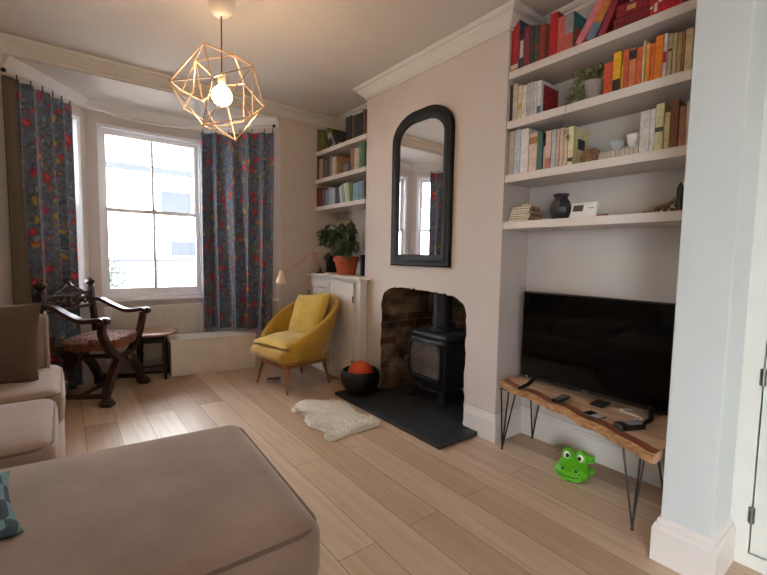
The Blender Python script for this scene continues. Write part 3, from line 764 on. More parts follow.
o = m.build('shell', YEL, ya, smooth=True)
sub = o.modifiers.new('s', 'SUBSURF'); sub.levels = sub.render_levels = 1
def seatfn(p):
    r_ = math.hypot(p.x/.30, p.y/.30)
    return Vector((p.x*(1 if p.x > 0 else 1.0), p.y*(1-.22*max(0, p.x/.30)), p.z))
MB().rbox(.56, .53, .105, .05, (-.035, 0, .325), puff=.012, fn=seatfn).build('seat', YEL, ya, smooth=True)
MB().rbox(.46, .46, .05, .02, (-.01, 0, .27)).build('seat_pan', YEL, ya, smooth=True)
for sx in (-1, 1):
    for sy in (-1, 1):
        tp = Vector((sx*.19-.01, sy*.19, .27)); bt = Vector(((-.24 if sx < 0 else .245), sy*(.245 if sx < 0 else .22), 0))
        MB().tube([bt, bt.lerp(tp, .5), tp], [.010, .015, .019], 10).build('leg', TEAK, ya, smooth=True)
for sy in (-1, 1): MB().box(-.23, .22, sy*.205-.010, sy*.205+.010, .215, .248).build('side_rail', TEAK, ya, bevel=.004)
MB().box(-.228, -.206, -.20, .20, .205, .245).build('front_rail', TEAK, ya, bevel=.004)
def on_chair(p): return ya.matrix_basis @ Vector(p)
bpy.context.view_layer.update()
MW = Matrix.Translation(ya.location) @ Matrix.Rotation(R(9), 4, 'Z')
sc_ = pillow_mb(.44, .46, .11, Matrix.Rotation(R(-3), 4, 'Y'), seed=1).build('seat_cushion', YEL2, smooth=True); sc_.location = MW @ Vector((-.085, -.02, .425)); sc_.rotation_euler = (0, 0, R(9+6))
tag(sc_, 'soft yellow cushion lying flat on the seat of the tub armchair', 'cushion', 'yellow armchair cushions')
bc_ = pillow_mb(.44, .47, .13, None, seed=2).build('back_cushion', YEL2, smooth=True); bc_.location = MW @ Vector((.135, -.035, .635)); bc_.rotation_mode = 'XYZ'
bc_.rotation_euler = (Matrix.Rotation(R(9), 4, 'Z') @ Matrix.Rotation(R(-68), 4, 'Y') @ Matrix.Rotation(R(6), 4, 'Z')).to_euler()
tag(bc_, 'square yellow cushion standing against the back of the tub armchair', 'cushion', 'yellow armchair cushions')

# small purple toy on the floor under the chair
tag(MB().tube(spl([(1.52, 3.76, .012), (1.55, 3.72, .02), (1.57, 3.74, .012), (1.60, 3.71, .018), (1.63, 3.73, .012)], 5), .009, 8).build('hair_tie', pm('purple_cloth', (110, 74, 128), .8), smooth=True), 'tiny purple twist of cloth on the floor under the yellow armchair', 'hair tie')

# ------------------------------------------------------------------ hearth, stove, basket bowl
hs = MB().box(1.825, XC, 1.762, 3.02, 0.001, .03).box(XC, 2.775, F0+.03, F1-.03, .001, .03)
tag(hs.build('hearth_slab', SLATE, bevel=.003), 'dark slate hearth slab in front of and under the black stove', 'hearth')
sv = thing('wood_burning_stove', 'black cast iron wood burning stove standing in the brick fireplace', 'stove', (2.33, 2.405, .03))
X0 = -.03
MB().rbox(.44, .41, .37, .035, (.19, 0, .335)).build('body', BLACKM, sv, smooth=True)
MB().rbox(.40, .42, .05, .022, (.20, 0, .535)).build('top_plate', BLACKM, sv, smooth=True)
def rr_ring(w, h, r, n=8):
    pts = []
    for qx, qy, a0 in ((1, 1, 0), (-1, 1, 90), (-1, -1, 180), (1, -1, 270)):
        for k in range(n+1): a = R(a0+k*90/n); pts.append((qx*(w/2-r)+r*math.cos(a), qy*(h/2-r)+r*math.sin(a)))
    return pts
a_ = rr_ring(.385, .31, .06); b_ = rr_ring(.33, .255, .045); n = len(a_)
m = MB(); zc = .345
vs = [(-.035, y, z+zc) for y, z in a_] + [(-.055, y*.985, z*.985+zc) for y, z in a_] + [(-.055, y*1.03, z*1.03+zc) for y, z in b_] + [(-.04, y, z+zc) for y, z in b_]
m.add(vs, [(j*n+i, j*n+(i+1) % n, (j+1)*n+(i+1) % n, (j+1)*n+i) for j in range(3) for i in range(n)])
dr = m.build('door', BLACKM, sv, smooth=True)
MB().prism([(y, z+zc) for y, z in b_], -.042, -.036, 'x').build('glass', STOVEGLASS, dr)
MB().tube([(-.05, .175, zc+.0), (-.085, .175, zc), (-.085, .175, zc-.07)], .008).build('handle', CHROME, dr)
m = MB().rbox(.30, .38, .05, .015, (.16, 0, .135)).box(-.05, .02, -.15, .15, .11, .125); m.build('ash_ledge', BLACKM, sv, smooth=True)
for sx in (.0, .34):
    for sy in (-.16, .16): MB().tube([(sx+.0, sy, .12), (sx-.005, sy*1.03, .07), (sx-.01, sy*1.08, 0.001)], [.04, .026, .034], 10).build('leg', BLACKM, sv, smooth=True)
MB().lathe([(.0001, -.01), (.02, -.01), (.022, .0), (.02, .01), (.0001, .01)], (-.04, .06, .13), 16, M=Matrix.Rotation(R(90), 4, 'Y')).build('air_knob', CHROME, sv, smooth=True)
MB().lathe([(.092, .555), (.092, .585), (.080, .59), (.080, .93)], (.19, .035, 0), 28).build('flue', BLACKM, sv, smooth=True)

bw_ = thing('fire_bowl', 'round black metal bowl standing on the hearth beside the fireplace', 'bowl', (2.005, 2.895, .03))
pr = [(.0001, .004), (.08, .004), (.13, .03), (.165, .085), (.172, .14), (.16, .19), (.148, .20), (.156, .187), (.166, .14), (.158, .09), (.124, .038), (.07, .014), (.0001, .012)]
MB().lathe(pr, n=40).build('bowl_shell', pm('black_hammered_metal', (40, 40, 42), .45, .5, var=.15, bump=.5, bscale=30), bw_, smooth=True)
MB().tube([(.12*math.cos(a), .12*math.sin(a)+.0, .195+.03*math.sin(a*2)) for a in (-.2, 0, .2)], .006).build('handle', BLACKM, bw_)
tag(MB().sphere(.115, (2.005, 2.895, .187), n=28).build('ball', ORANGE, smooth=True), 'orange ball resting inside the black bowl by the fireplace', 'ball')

# ------------------------------------------------------------------ sheepskin
px_out = [(292, 408), (300, 400), (312, 399), (322, 400), (334, 399), (345, 402), (352, 407), (358, 413), (368, 416), (378, 420), (379, 424), (370, 427), (358, 431), (346, 435), (336, 439), (329, 440), (325, 436), (324, 431), (317, 428), (309, 425), (305, 420), (306, 415), (300, 412), (293, 411)]
out = [onZ(.015, *p).xy for p in px_out]; cen = sum(out, Vector((0, 0)))/len(out)
sk = thing('sheepskin_rug', 'cream sheepskin rug lying on the wooden floor in front of the hearth', 'rug', (cen.x, cen.y, 0))
K = spl([(p.x-cen.x, p.y-cen.y, 0) for p in out+[out[0]]], 5)[:-1]
m = MB(); rings = 12; vs = []
for j in range(rings+1):
    r_ = 1-j/rings
    for p in K:
        h_ = .026*(1-r_**6) + .010*noise.noise(Vector((p.x*r_*22, p.y*r_*22, 1)))*(1-r_**8)
        vs.append(Vector((p.x*r_, p.y*r_, .004+max(0, h_))))
n = len(K); m.add(vs, [(j*n+i, j*n+(i+1) % n, (j+1)*n+(i+1) % n, (j+1)*n+i) for j in range(rings) for i in range(n)])
m.build('hide', WOOL, sk, smooth=True)
m = MB(); rs = random.Random(5)
for q_ in range(9000):
    i = rs.randrange(n); r_ = math.sqrt(rs.random()); p = K[i].lerp(K[(i+1) % n], rs.random())*r_
    d_ = Vector((rs.uniform(-1, 1), rs.uniform(-1, 1), 0))*.012 + (p.normalized()*.010 if r_ > .85 else Vector())
    b_ = Vector((p.x, p.y, .022*(1-r_**6)+.003)); t_ = b_+d_+Vector((0, 0, .016 if r_ < .9 else .006)); w = Vector((-d_.y, d_.x, 0)).normalized()*.003
    m.add([b_-w, b_+w, t_], [(0, 1, 2)])
fl_ = m.build('fleece', WOOL, sk); fl_['kind'] = 'stuff'

# ------------------------------------------------------------------ mirror
my0, my1, mz0, mz1 = 2.068, 2.742, 1.130, 2.325; mw = my1-my0
mr = thing('wall_mirror', 'tall arched mirror in a black frame hanging on the chimney breast', 'mirror', (XC, (my0+my1)/2, mz0))
def arch_out(w, h, rx, rz, n=14):
    pts = [(-w/2, 0)]
    for k in range(n+1): a = math.pi - k*math.pi/2/n; pts.append((-w/2+rx+rx*math.cos(a), h-rz+rz*math.sin(a)))
    for k in range(n+1): a = math.pi/2 - k*math.pi/2/n; pts.append((w/2-rx+rx*math.cos(a), h-rz+rz*math.sin(a)))
    pts.append((w/2, 0)); return pts
H_ = mz1-mz0
loops = []
for off, x in ((0, -.002), (0, -.020), (.010, -.030), (.026, -.027), (.04, -.034), (.066, -.030), (.078, -.024), (.086, -.022), (.092, -.016), (.092, -.009)):
    loops.append([(x, a, b+(off if True else 0)) for a, b in arch_out(mw-2*off, H_-2*off, .27-off*.9, .20-off*.8)])
n = len(loops[0]); m = MB(); m.add([v for L in loops for v in L], [(j*n+i, j*n+(i+1) % n, (j+1)*n+(i+1) % n, (j+1)*n+i) for j in range(len(loops)-1) for i in range(n)])
m.build('frame', FRAMEB, mr, smooth=True)
MB().prism([(a, b+.088) for a, b in arch_out(mw-.176, H_-.176, .19, .13)], -.014, -.010, 'x').build('mirror_glass', MIRROR, mr)

# ------------------------------------------------------------------ shelves
def shelf(y0, y1, zt, th, x0, label, group):
    o = MB().box(x0, XN, y0, y1, zt-th, zt).build('alcove_shelf', SHELFP, bevel=.002); return tag(o, label, 'shelf', group)
SR = [2.348, 2.050, 1.722, 1.432]; SL = [2.308, 2.016, 1.726]
for z, nm in zip(SR, ('topmost shelf of the right alcove, under the red books', 'second shelf down in the right alcove, under the orange books', 'third shelf down in the right alcove, under the white bowl', 'lowest shelf of the right alcove, above the television')):
    shelf(NB[2], C0, z, .046, XC+.006, 'thick white ' + nm, 'white alcove shelves')
for z, nm in zip(SL, ('topmost shelf of the far left alcove, near the cornice', 'middle shelf of the far left alcove', 'lowest shelf of the far left alcove, above the potted plant')):
    shelf(C1, YB, z, .042, XC-.008, 'thick white ' + nm, 'white alcove shelves')

nbk = 0
ORD = 'leftmost second third fourth fifth sixth seventh eighth ninth tenth eleventh twelfth thirteenth fourteenth fifteenth sixteenth seventeenth eighteenth nineteenth twentieth'.split()
def bookmat(c):
    nm = 'book_cloth_%d_%d_%d' % c
    if nm in _pm: return _pm[nm]
    m = pm(nm, c, .55, var=.09, scale=34); t = m.node_tree; b = t.nodes['Principled BSDF']; src = b.inputs['Base Color'].links[0].from_socket
    co_ = t.nodes.new('ShaderNodeTexCoord'); mp = t.nodes.new('ShaderNodeMapping'); mp.inputs['Scale'].default_value = (40, 160, 26); t.links.new(co_.outputs['Object'], mp.inputs[0])
    n = t.nodes.new('ShaderNodeTexNoise'); n.inputs['Scale'].default_value = 1.3; n.inputs['Detail'].default_value = 3; t.links.new(mp.outputs[0], n.inputs['Vector'])
    rp_ = t.nodes.new('ShaderNodeValToRGB'); rp_.color_ramp.elements[0].position = .58; rp_.color_ramp.elements[1].position = .64; rp_.color_ramp.elements[1].color = (.3, .3, .3, 1); t.links.new(n.outputs[0], rp_.inputs[0])
    rp_.color_ramp.elements[0].color = (0, 0, 0, 1)
    mx = t.nodes.new('ShaderNodeMix'); mx.data_type = 'RGBA'; t.links.new(rp_.outputs[0], mx.inputs[0]); t.links.new(src, mx.inputs[6])
    mx.inputs[7].default_value = lin(tuple(int(v*.45) for v in c)) if sum(c) > 330 else lin(tuple(min(255, int(v*1.3+60)) for v in c)); t.links.new(mx.outputs[2], b.inputs['Base Color'])
    return m
def book(y_l, y_r, z0, h, x0, depth, c, look, where, grp, cover=None, lean=0, band=None, art=None):
    """upright book, spine towards the room; y_l>y_r along the shelf; lean in degrees, + = top towards the right"""
    w = max(.008, y_l-y_r-.0012)
    ro = MB(); M = Matrix.Identity(4)
    piv = Vector((x0, y_r if lean >= 0 else y_l, z0))
    ylo = 0 if lean >= 0 else -w; yhi = ylo+w
    b = min(.003, w*.2); cm = cover or c
    ro.box(0, .0025, ylo, yhi, 0, h, 0)
    ro.box(.0025, depth, ylo, ylo+b, 0, h, 1).box(.0025, depth, yhi-b, yhi, 0, h, 1)
    if band:
        for (f0, f1, bc) in band: ro.box(-.0006, .0, ylo+.0003, yhi-.0003, h*f0, h*f1, 2)
    mats = [bookmat(c), bookmat(cm)] + ([bookmat(band[0][2])] if band else [])
    o = ro.build('book', mats); o.location = piv; o.rotation_euler = (R(lean), 0, 0)
    MB().box(.004, depth-.003, ylo+b, yhi-b, .003, h-.003).build('pages', PAGES, o)
    if art:
        m = MB(); (a0, a1, b0, b1, ac) = art; m.box(depth*a0, depth*a1, ylo-.0006, ylo, h*b0, h*b1)
        m.build('cover_picture', bookmat(ac), o)
    return tag(o, look + ' book, ' + where, 'book', grp)
def row(sc, ox, oy, xf, zs, items, shelfname, grp, depth=.16):
    global nbk
    for i, it in enumerate(items):
        x0, x1, yt, c, look = it[:5]; kw = it[5] if len(it) > 5 else {}
        kw = dict(kw); dp = kw.pop('d', depth); hh = kw.pop('h', None); dx = kw.pop('dx', 0)
        X = xf + dx
        a = onX(X, ox+x0/sc, oy+yt/sc); b = onX(X, ox+x1/sc, oy+yt/sc)
        h = hh or (a.z+b.z)/2 - zs
        h = max(.08, h)
        book(min(a.y, kw.pop('ymax', 99)), b.y, zs, h, X, dp, c, look, ('leftmost' if i == 0 else ORD[i]+' from left')+' on '+shelfname, grp, **kw)
G1 = 'books on the topmost right shelf'
RD = (158, 30, 38); DR = (104, 22, 32)
row(3.835, 500, 0, 2.235, SR[0], [
 (44, 76, 62, (172, 28, 38), 'tall red', dict(cover=(70, 96, 132), band=[(.05, .13, (220, 214, 206))])),
 (78, 93, 118, (50, 40, 44), 'thin black', dict(band=[(.3, .75, (190, 186, 180))])),
 (94, 118, 101, (122, 40, 66), 'maroon'),
 (119, 134, 99, (58, 58, 56), 'dark grey'),
 (135, 151, 97, (52, 70, 60), 'dark green', dict(band=[(.35, .5, (110, 60, 54))])),
 (152, 176, 92, (134, 50, 40), 'brick red'),
 (177, 192, 96, (96, 40, 36), 'dark brown'),
 (194, 222, 48, (180, 24, 34), 'tall scarlet', dict(cover=(120, 30, 40))),
 (223, 250, 64, (196, 96, 90), 'salmon pink'),
 (251, 284, 48, (150, 140, 150), 'blue-grey and red', dict(cover=(44, 124, 122), band=[(0, .45, (178, 84, 66))], art=(.1, .9, .05, .6, (178, 72, 60))))],
 'the top right shelf', G1)
# leaning picture books
row(3.835, 500, 0, 2.235, SR[0], [
 (285, 312, 120, (206, 120, 128), 'leaning pink', dict(lean=32, h=.21)),
 (326, 362, 105, (112, 128, 150), 'leaning slate blue', dict(lean=26, h=.235, band=[(.35, .8, (190, 116, 50))], cover=(84, 104, 140), art=(.15, .85, .35, .9, (206, 120, 44)))),
 (375, 402, 90, (140, 34, 48), 'leaning wine red', dict(lean=22, h=.19))],
 'the top right shelf, leaning trio', G1)
# two wine red volumes lying flat
for k in range(2):
    a = onX(2.235, 500+436/3.835, 60/3.835); b = onX(2.235, 500+572/3.835, 60/3.835)
    o = MB().box(0, .2, b.y, a.y-.012*k, .002, .060).build('book', bookmat((112+k*14, 22, 34)), bevel=.004); o.location = (2.235, 0, SR[0]+.0592*k)
    MB().box(.004, .205, b.y+.004, a.y-.012*k-.004, .007, .055).build('pages', PAGES, o)
    tag(o, 'thick wine red book lying flat on the top right shelf, lower of two' if k == 0 else 'thick wine red book with gold mark, lying flat on its twin', 'book', G1)
    if k: MB().box(-.001, 0, (a.y+b.y)/2-.02, (a.y+b.y)/2+.02, .020, .042).build('gold_mark', bookmat((196, 160, 96)), o)
row(3.835, 500, 0, 2.235, SR[0], [
 (576, 590, -10, (186, 34, 40), 'slim red', dict(h=.185, band=[(.2, .26, (220, 210, 200))])), (592, 606, -10, (190, 40, 44), 'slim white-labelled red', dict(h=.19, band=[(.1, .3, (226, 218, 210))])), (608, 622, -14, (182, 30, 38), 'slim crimson', dict(h=.185, band=[(.3, .36, (220, 210, 200))])), (624, 638, -18, (190, 34, 42), 'slim bright red', dict(h=.19, band=[(.6, .7, (220, 210, 200))])),
 (641, 670, -25, (192, 30, 34), 'thick scarlet', dict(h=.215)), (672, 700, -30, (178, 28, 32), 'thick crimson', dict(h=.21)), (703, 733, -40, (64, 30, 34), 'dark brown-red', dict(h=.2))],
 'the top right shelf, past the flat volumes', G1)

G2 = 'books on the second right shelf'
row(3.835, 500, 70, 2.24, SR[1], [
 (38, 51, 58, (74, 76, 62), 'dark olive'), (52, 69, 52, (206, 198, 184), 'cream'), (71, 85, 60, (212, 204, 176), 'pale yellow-white', dict(band=[(.3, .5, (190, 176, 90))])), (87, 104, 58, (218, 214, 208), 'white'),
 (106, 118, 50, (176, 176, 180), 'light grey'), (119, 131, 46, (186, 184, 186), 'pale grey'), (132, 143, 44, (200, 198, 196), 'off-white'),
 (145, 160, 40, (216, 218, 222), 'white picture-cover', dict(cover=(214, 210, 206), d=.19, band=[(.0, .25, (70, 120, 150))], art=(.12, .95, .12, .9, (150, 40, 44))))],
 'the second right shelf', G2)
OR = (206, 96, 40)
row(3.835, 500, 0, 2.24, SR[1], [
 (401, 435, 240, (196, 78, 44), 'short thick orange-red', dict(cover=(176, 62, 40))), (437, 466, 199, (224, 170, 40), 'yellow and black', dict(band=[(0, .32, (30, 26, 26))])), (467, 474, 250, (214, 190, 70), 'very thin yellow'),
 (475, 497, 190, (190, 84, 52), 'rust orange'), (499, 525, 184, (208, 124, 84), 'peach black-badged', dict(band=[(.72, .95, (40, 40, 40))])), (527, 548, 181, (198, 88, 44), 'burnt orange'), (550, 560, 155, (196, 184, 150), 'thin cream'),
 (562, 578, 166, (218, 140, 52), 'amber'), (580, 597, 165, (206, 104, 44), 'dark amber'), (599, 628, 136, (220, 122, 34), 'tallest bright orange'), (630, 645, 128, (210, 206, 206), 'white and red', dict(band=[(.35, .6, (170, 40, 44))])),
 (647, 664, 130, (192, 176, 146), 'beige red-marked', dict(band=[(.6, .66, (130, 40, 50))])), (666, 682, 126, (196, 178, 134), 'sand coloured'), (684, 700, 124, (178, 158, 116), 'khaki'), (702, 713, 118, (166, 110, 66), 'thin brown'), (715, 743, 108, (206, 190, 150), 'wide cream')],
 'second right shelf, past the trailing plant', G2)
G3 = 'books on the third right shelf'
row(3.835, 500, 70, 2.24, SR[2], [
 (24, 35, 240, (176, 164, 148), 'beige'), (37, 55, 236, (198, 184, 168), 'light tan'), (57, 80, 229, (186, 196, 214), 'pale blue'), (82, 112, 225, (214, 208, 206), 'wide white'),
 (114, 144, 242, (214, 190, 176), 'pale pink gold-medalled', dict(band=[(.72, .9, (150, 100, 50))])), (146, 165, 240, (52, 92, 86), 'teal green'), (167, 175, 292, (190, 160, 146), 'small rose'), (177, 198, 233, (208, 180, 170), 'pink', dict(band=[(0, .3, (190, 110, 100))])), (200, 216, 229, (184, 192, 192), 'powder blue'), (218, 230, 226, (196, 166, 154), 'dusty pink'), (232, 246, 222, (206, 176, 160), 'peach'),
 (248, 262, 222, (204, 190, 168), 'ivory'), (264, 284, 216, (218, 206, 166), 'cream with black marks', dict(cover=(206, 200, 148), d=.17, band=[(.1, .2, (30, 30, 30))], art=(.3, .75, .45, .72, (36, 38, 44))))],
 'the third right shelf', G3)
row(3.835, 500, 70, 2.24, SR[2], [
 (541, 577, 156, (206, 200, 194), 'wide off-white'), (579, 598, 150, (216, 212, 208), 'white with black edge', dict(cover=(30, 30, 32))), (600, 632, 128, (202, 196, 150), 'yellow and black patterned', dict(band=[(.4, .5, (60, 56, 40))])), (634, 654, 162, (204, 190, 132), 'pale yellow'),
 (656, 688, 116, (112, 72, 50), 'thick dark brown'), (690, 714, 138, (156, 108, 80), 'tan'), (716, 733, 128, (190, 170, 150), 'light beige')],
 'third right shelf, past the white bowl', G3)

GL = 'books in the far left alcove'
XA = 2.225
row(6.39, 290, 110, XA, SL[0], [
 (155, 174, 125, (150, 98, 66), 'orange-brown'), (176, 203, 131, (98, 106, 70), 'moss green'), (205, 215, 138, (128, 124, 60), 'thin olive'), (217, 243, 118, (116, 126, 54), 'yellow-green', dict(ymax=3.9))],
 'the top left-alcove shelf', GL)
row(6.39, 290, 110, XA, SL[0], [
 (246, 262, 110, (50, 76, 44), 'leaning dark green', dict(lean=-30, h=.2)), (268, 284, 110, (180, 178, 172), 'leaning white and black', dict(lean=-34, h=.17, band=[(.1, .6, (40, 40, 40))])), (300, 318, 100, (30, 32, 32), 'leaning black', dict(lean=-36, h=.18))],
 'the left-alcove top shelf, slumped group', GL)
row(6.39, 290, 110, XA, SL[0], [
 (357, 392, 42, (38, 42, 46), 'wide charcoal'), (396, 408, 40, (110, 96, 84), 'thin grey-brown'), (410, 430, 30, (44, 56, 52), 'dark teal'), (432, 462, 20, (28, 30, 34), 'wide black'), (466, 483, -4, (92, 56, 46), 'tall brown')],
 'the left-alcove top shelf, past the slumped group', GL)
row(6.39, 290, 110, XA, SL[1], [
 (158, 184, 302, (106, 70, 56), 'dark brown'), (187, 212, 312, (168, 160, 150), 'grey-white'), (215, 236, 312, (106, 84, 70), 'mid brown'), (239, 252, 290, (78, 76, 78), 'dark grey'), (254, 268, 292, (128, 124, 122), 'grey'), (271, 290, 300, (196, 180, 160), 'cream'), (292, 300, 290, (176, 140, 106), 'wood-coloured', dict(cover=(176, 140, 106), d=.2))],
 'the middle left-alcove shelf', GL)
row(6.39, 290, 110, XA, SL[1], [
 (389, 399, 246, (162, 110, 92), 'salmon'), (401, 411, 248, (150, 134, 110), 'drab'), (413, 426, 244, (206, 198, 186), 'white'), (428, 442, 240, (188, 178, 160), 'pale stone'), (444, 459, 208, (92, 126, 84), 'leafy green'), (461, 476, 204, (66, 104, 76), 'tall green')],
 'left-alcove middle shelf, past the ornament', GL)
row(6.39, 290, 190, XA, SL[2], [
 (155, 178, -12, (92, 44, 74), 'purple'), (180, 204, -12, (126, 44, 60), 'plum red'), (206, 222, -6, (90, 104, 124), 'slate blue'), (224, 243, -4, (112, 124, 140), 'blue-grey'), (247, 266, -16, (150, 164, 178), 'light blue'), (268, 286, -14, (168, 176, 186), 'silver blue'), (290, 316, -6, (52, 58, 74), 'navy')],
 'the lowest left-alcove shelf', GL)
row(6.39, 290, 190, XA, SL[2], [
 (322, 334, -2, (196, 204, 210), 'white leaning', dict(lean=-9, h=.17)), (338, 350, -8, (120, 150, 132), 'sage leaning', dict(lean=-9, h=.185)), (354, 366, -14, (206, 206, 190), 'ivory leaning', dict(lean=-10, h=.19)), (370, 384, -16, (168, 186, 156), 'mint leaning', dict(lean=-10, h=.19))],
 'left-alcove lowest shelf, tilted group', GL)
row(6.39, 290, 190, XA, SL[2], [
 (405, 417, -40, (112, 170, 188), 'cyan'), (419, 430, -46, (136, 176, 196), 'sky blue'), (432, 447, -54, (96, 140, 168), 'mid blue'), (449, 462, -58, (120, 146, 156), 'dull blue'), (464, 476, -62, (110, 112, 110), 'grey')],
 'left-alcove lowest shelf, right end group', GL)
p_ = onX(2.30, 290+362/6.39, 110+355/6.39)
orn = thing('glass_ornament', 'round grey glass ornament among the books on the middle left-alcove shelf', 'ornament', (2.30, p_.y, SL[1]))
MB().lathe([(.03, 0), (.034, .006), (.012, .02), (.0001, .022)], n=20).build('stand', BLACKP, orn, smooth=True)
MB().sphere(.062, (0, 0, .078), (.45, 1, 1)).build('disc', pm('grey_glass', (112, 116, 118), .2), orn, smooth=True)

# ------------------------------------------------------------------ ornaments on right shelves
def P4(x, y, X=2.28): return onX(X, 500+x/3.835, 160+y/3.835)
z4 = SR[3]
k = 0
cols = [((120, 92, 64), 'brown'), ((150, 122, 88), 'tan'), ((112, 86, 66), 'dark brown'), ((168, 146, 112), 'sand coloured'), ((96, 80, 66), 'umber'), ((142, 116, 86), 'ochre')]
a = P4(34, 230); b = P4(140, 225); zz = z4
for k, (c, nm) in enumerate(cols):
    th = .013 if k % 2 else .016; sh_ = random.uniform(-.006, .006); s_ = k*.004
    o = MB().box(-.07+s_*.5, .07-s_, -.078+s_*.4, .078-s_, 0, th).build('booklet', bookmat(c), bevel=.001)
    o.location = (2.31+sh_, (a.y+b.y)/2+sh_, zz+.0005); o.rotation_euler = (0, 0, R((k*37) % 11-5)); zz += th+.0008
    MB().box(-.071+s_*.5, .066-s_, -.075+s_*.4, .075-s_, .002, th-.002).build('pages', PAGES, o)
    tag(o, 'small old ' + nm + ' booklet lying flat, ' + ['bottom', 'second from the bottom', 'third from the bottom', 'third from the top', 'second from the top', 'topmost'][k] + ' of the stack', 'booklet', 'stack of old booklets on the lowest right shelf')
bx = tag(MB().rbox(.05, .055, .022, .008).build('soap_box', pm('cream_card', (196, 182, 158), .7), smooth=True), 'small cream box on top of the booklet stack', 'box'); bx.location = (2.31, (a.y+b.y)/2-.012, zz+.012)
c = P4(231, 218, 2.30)
jg = thing('vase', 'dark grey faceted pottery vase on the lowest right shelf', 'vase', (2.30, c.y, z4))
jg.scale = (.86, .86, .90)
MB().lathe([(.042, 0), (.052, .01), (.066, .045), (.070, .075), (.060, .11), (.046, .13), (.040, .142), (.048, .158), (.046, .160), (.036, .146), (.03, .10), (.0001, .02)], n=9).build('vase_body', pm('charcoal_glaze', (46, 46, 50), .35, var=.1), jg, smooth=False, bevel=.004)
MB().lathe([(.038, .14), (.05, .152), (.052, .160), (.048, .163), (.040, .158)], n=20, capb=False, capt=False).build('rim', pm('charcoal_glaze', (46, 46, 50), .35, var=.1), jg, smooth=True)
c = P4(312, 216, 2.27)
th_ = thing('thermostat', 'white room thermostat with grey display standing on the lowest right shelf', 'thermostat', (2.27, c.y, z4), rot=(0, R(16), R(3)))
MB().rbox(.03, .148, .095, .012, (0.022, 0, .0505)).build('case', WHITE, th_, smooth=True)
MB().box(.0062, .0075, .002, .058, .042, .078).build('display', pm('lcd_grey', (72, 76, 74), .25), th_)
MB().box(.0050, .0072, -.055, -.028, .056, .062).build('button', pm('grey_button', (170, 170, 170), .5), th_)
c = P4(392, 212, 2.26)
tag(MB().rbox(.03, .05, .010, .004, (2.26, c.y, z4+.0055)).build('key_fob', pm('dull_red', (146, 70, 56), .6), smooth=True), 'small reddish key fob beside the thermostat', 'key fob')
c0 = P4(545, 200, 2.27); c1 = P4(615, 198, 2.27)
tag(MB().tube(spl([(2.27, c0.y, z4+.006), (2.275, (c0.y+c1.y)/2, z4+.009), (2.265, c1.y, z4+.006)], 6), [.003]+[.0055]*11+[.004], 8).build('driftwood', pm('driftwood_brown', (130, 98, 70), .85), smooth=True), 'thin brown driftwood stick beside the bronze figure', 'driftwood')
c = P4(640, 190, 2.28)
m = MB(); rs = random.Random(12)
for q_ in range(9): m.sphere(rs.uniform(.008, .014), (2.28+rs.uniform(-.02, .02), c.y+.045-.011*q_, z4+.014+.016*(q_ % 3)*(.4+q_/9)), (1, 1.1, .8), n=10)
m.tube(spl([(2.28, c.y+.05, z4+.015), (2.28, c.y+.02, z4+.03), (2.275, c.y-.02, z4+.045), (2.28, c.y-.035, z4+.062)], 5), .01, 8)
tag(m.build('figurine', pm('aged_bronze', (118, 92, 60), .5, .4, var=.2), smooth=True), 'small knobbly bronze animal figure next to the cactus', 'figurine')
c = P4(683, 190, 2.29); top = P4(688, 86, 2.29)
ca = thing('cactus', 'tall thin dark green ornamental cactus at the right end of the lowest right shelf', 'cactus', (2.29, c.y-.004, z4))
m = MB(); n = 40
m.grid(lambda u, v: Vector(((.0125*(1-max(0, v-.72)**2*12)*(1+.18*math.cos(u*2*math.pi*7)))*math.cos(u*2*math.pi), (.0125*(1-max(0, v-.72)**2*12)*(1+.18*math.cos(u*2*math.pi*7)))*math.sin(u*2*math.pi), .002+v*(top.z-z4))), 56, 16, cu=True)
m.build('stem', pm('cactus_green', (58, 72, 58), .7, var=.15), ca, smooth=True)
MB().lathe([(.026, 0), (.03, .006), (.022, .016), (.0001, .02)], n=18).build('base', pm('cactus_base', (92, 82, 60), .8), ca, smooth=True)
def P3(x, y, X=2.28): return onX(X, 500+x/3.835, 70+y/3.835)
z3 = SR[2]
c = P3(347, 320)
rw = thing('woven_pouch', 'round brown woven pouch on the third right shelf beside the cream book', 'pouch', (2.29, c.y, z3))
MB().lathe([(.0001, 0), (.038, 0), (.052, .018), (.055, .038), (.044, .062), (.022, .078), (.0001, .082)], n=28).build('pouch_body', pm('woven_brown', (132, 98, 72), .9, var=.2, scale=60, bump=.4), rw, smooth=True)
MB().tube([(.047*math.cos(a*.3), .047*math.sin(a*.3), .02+.006*math.sin(a)) for a in range(21)], .004, 6, closed=True).build('cord', pm('pouch_cord', (172, 140, 112), .9), rw)
a = P3(382, 322); b = P3(538, 290)
m = MB(); m.box(2.27, 2.40, b.y, a.y, z3+.001, z3+.048)
for q_ in range(9): yy = b.y+(a.y-b.y)*(q_+.5)/9; m.box(2.262, 2.27, yy-.010, yy+.010, z3+.006, z3+.044)
tag(m.build('carved_box', pm('bone_white', (186, 176, 158), .7, var=.06), bevel=.002), 'low pale carved box on the third right shelf with a cup and bowl on it', 'box')
c = P3(448, 288, 2.32)
cp = tag(MB().lathe([(.012, 0), (.02, .002), (.034, .035), (.036, .05), (.032, .05), (.028, .034), (.0001, .008)], n=24).build('cup', pm('blue_white_glaze', (176, 184, 188), .3), smooth=True), 'small pale cup with grey-blue inside, tipped on the carved box', 'cup'); cp.location = (2.32, c.y, z3+.0495); cp.rotation_euler = (0, R(0), 0)
c = P3(518, 280, 2.32)
